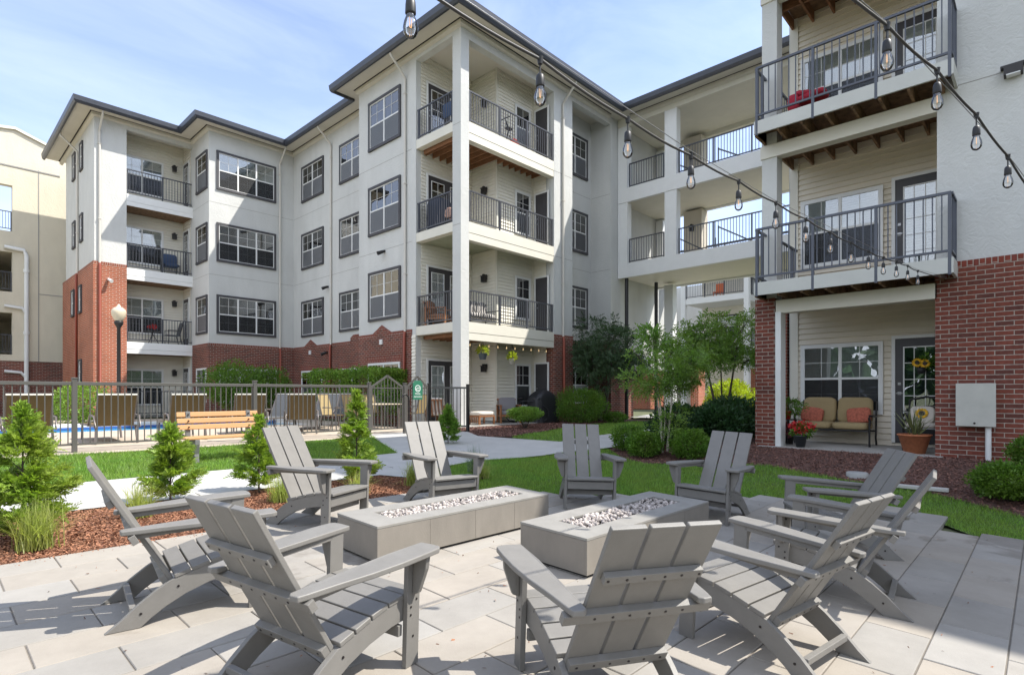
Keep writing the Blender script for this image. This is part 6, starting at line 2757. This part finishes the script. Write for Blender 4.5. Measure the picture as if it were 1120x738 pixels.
cg = thing('covered_grill', (11.75, 14.4, 6.57), 'grill under a dark blue cover on the third floor tower balcony, left side', 'grill')
b = MB()
b.pillow((11.80, 14.45, 6.57 + .55), (.56, .72, 1.12), p=.28)
b.build('cover', mat('cover_navy', (.02, .026, .045), rough=.7, bump=.5, bscale=5), cg)
ps = thing('floral_cushion', (11.75, 13.6, 6.57), 'pale floral cushion pile beside the dark blue covered grill', 'cushion')
b = MB()
b.pillow((11.75, 13.75, 6.57 + .50), (.3, .42, .36), Matrix.Rotation(R(20), 3, 'X'), p=.55)
b.pillow((11.72, 13.35, 6.57 + .42), (.3, .40, .34), Matrix.Rotation(R(-15), 3, 'X'), p=.55)
b.build('cushions', mat('fabric_floral', (.45, .28, .22), rough=.9, var=.6, scale=14), ps)
tubes('stand', [[(11.62, 13.2, 6.57), (11.62, 13.2, 6.9), (11.62, 13.9, 6.9), (11.62, 13.9, 6.57)], [(11.9, 13.2, 6.57), (11.9, 13.2, 6.9), (11.9, 13.9, 6.9), (11.9, 13.9, 6.57)]], .02,
      DKMET, ps)
ch_ = thing('striped_sofa', (12.9, 13.6, 3.52), 'black and white patterned sofa behind the second floor tower railing', 'sofa')
b = MB()
b.pillow((12.75, 13.55, 3.52 + .35), (1.2, .6, .18), p=.35)
b.pillow((12.75, 13.85, 3.52 + .62), (1.2, .2, .55), p=.4)
pm = mat('fabric_pattern', (.30, .28, .26), rough=.9)
_n = pm.node_tree
_w = _n.nodes.new('ShaderNodeTexWave')
_w.inputs['Scale'].default_value = 3.2
_w.inputs['Distortion'].default_value = 5
_g = _n.nodes.new('ShaderNodeNewGeometry')
_c = _n.nodes.new('ShaderNodeValToRGB')
_c.color_ramp.elements[0].position = .45
_c.color_ramp.elements[0].color = (.02, .02, .02, 1)
_c.color_ramp.elements[1].position = .52
_c.color_ramp.elements[1].color = (.5, .47, .44, 1)
_n.links.new(_g.outputs['Position'], _w.inputs['Vector'])
_n.links.new(_w.outputs[0], _c.inputs[0])
_n.links.new(_c.outputs[0], _n.nodes['Principled BSDF'].inputs['Base Color'])
b.build('cushions', pm, ch_)
tubes('frame', [[(12.1, 13.25, 3.52), (12.1, 13.25, 4.1), (12.1, 13.9, 4.1), (12.1, 13.9, 3.52)], [(13.4, 13.25, 3.52), (13.4, 13.25, 4.1), (13.4, 13.9, 4.1), (13.4, 13.9, 3.52)],
                [(12.1, 13.25, 3.8), (13.4, 13.25, 3.8)]], .022, DKMET, ch_)
arm_chair(11.8, 14.45, 3.52, -60, 'brown wooden armchair on the second floor tower balcony, behind the left railing', cush=TEAK)
um = thing('drying_rack', (11.9, 14.2, 9.62), 'dark rack with a hanging blue cloth on the top tower balcony, left side', 'drying rack')
tubes('stand', [[(11.75, 13.9, 9.62), (12.0, 14.5, 10.72)], [(12.0, 13.9, 9.62), (11.75, 14.5, 10.72)], [(11.85, 13.8, 10.75), (11.85, 14.6, 10.75)]], .012, DKMET, um)
b = MB()
b.box(11.84, 11.87, 13.85, 14.3, 10.3, 10.76)
b.build('cloth', BLUE, um)
rd = thing('exercise_bike', (14.0, 13.3, 9.62), 'small black and red exercise bike behind the top tower balcony railing', 'exercise bike')
tubes('frame', [[(13.6, 13.3, 9.66), (14.25, 13.3, 9.66)], [(13.7, 13.3, 9.66), (13.9, 13.3, 10.3), (13.75, 13.3, 10.62)], [(14.15, 13.3, 9.66), (13.95, 13.3, 10.15)]], .025, BLACK, rd)
b = MB()
b.tube([(14.15, 13.22, 9.88), (14.15, 13.38, 9.88)], .2, 18)
b.build('flywheel', mat('plastic_red', (.35, .02, .02), rough=.5), rd)
b = MB()
b.pillow((13.9, 13.3, 10.36), (.28, .18, .08), p=.6)
b.build('saddle', BLACK, rd)
tubes('handlebar', [[(13.75, 13.1, 10.66), (13.7, 13.3, 10.64), (13.75, 13.5, 10.66)]], .018, BLACK, rd)
bl_ = thing('blue_chair', (7.7, 28.0, 6.53), 'blue cushioned chair behind the third floor railing of the left wing', 'chair')
b = MB()
b.pillow((7.75, 28.1, 6.53 + .45), (.6, .5, .14), p=.4)
b.pillow((7.78, 28.35, 6.53 + .75), (.6, .14, .5), p=.4)
b.build('cushions', BLUE, bl_)
tubes('frame', [[(7.45, 27.85, 6.53), (7.45, 27.85, 6.98), (7.45, 28.35, 6.98), (7.45, 28.35, 6.53)], [(8.05, 27.85, 6.53), (8.05, 27.85, 6.98), (8.05, 28.35, 6.98), (8.05, 28.35, 6.53)]],
      .02, DKMET, bl_)
mc = thing('mesh_chair', (7.9, 28.1, 3.48), 'dark mesh patio chair on the second floor balcony of the left wing', 'chair')
b = MB()
b.bar((7.55, 28.1, 3.9), (8.1, 28.1, 3.9), .5, .03)
b.build('seat', SLINGG, mc)
b = MB()
b.bar((8.05, 28.1, 3.92), (8.2, 28.1, 4.5), .48, .03)
b.build('backrest', SLINGG, mc)
tubes('frame', [[(7.6, 27.85, 3.48), (7.6, 27.85, 4.12), (8.1, 27.85, 4.12)], [(7.6, 28.35, 3.48), (7.6, 28.35, 4.12), (8.1, 28.35, 4.12)],
                [(8.15, 27.85, 3.48), (8.05, 27.85, 3.9), (8.2, 27.85, 4.5)], [(8.15, 28.35, 3.48), (8.05, 28.35, 3.9), (8.2, 28.35, 4.5)]], .018, DKMET, mc)
sm_t = thing('small_table', (7.05, 28.05, 3.48), 'small dark table with a red flower pot on the second floor wing balcony', 'table')
b = MB()
b.lathe((7.05, 28.05, 4.02), [(0, 0), (.3, 0), (.3, .025), (0, .025)], 18)
b.build('tabletop', DKMET, sm_t)
tubes('leg', [[(6.85, 27.9, 3.48), (7.1, 28.1, 4.02)], [(7.25, 27.9, 3.48), (7.0, 28.1, 4.02)], [(7.05, 28.3, 3.48), (7.05, 28.0, 4.02)]], .014, DKMET, sm_t)
rp = thing('potted_plant', (7.05, 28.05, 4.05), 'tiny red flowering plant on the small balcony table of the wing', 'potted plant')
b = MB()
b.lathe((7.05, 28.05, 4.047), [(0, 0), (.06, 0), (.08, .1), (0, .1)], 12)
b.build('pot', POTD, rp)
P, D = ell(120, (7.05, 28.05, 4.23), (.17, .17, .1), .2)
leafmesh('flowers', leaves(P, D, .07, .05), PETR, rp)

# unseen woodland edge added behind the viewer to give the glass something to mirror
n = 5200
P = np.concatenate([np.stack([rng.uniform(-30, -24, n // 2), rng.uniform(-26, 34, n // 2), 0 * rng.uniform(0, 1, n // 2)], 1),
                    np.stack([rng.uniform(-26, 9, n // 2), rng.uniform(-32, -26, n // 2), 0 * rng.uniform(0, 1, n // 2)], 1)])
hh = 7 + 1.6 * np.sin(P[:, 0] * .5) + 1.3 * np.sin(P[:, 1] * .37)
P[:, 2] = hh * rng.uniform(0, 1, n) ** .8
D = rng.normal(size=(n, 3))
Vt = leaves(P, D, 1.5, 1.0, .8)
ob = np_mesh('added_woodland', Vt, np.arange(len(Vt)).reshape(-1, 4), [L_RHO])
tag(ob, 'unseen leafy woodland edge added behind the viewer for the window reflections', 'woodland', kind='stuff')
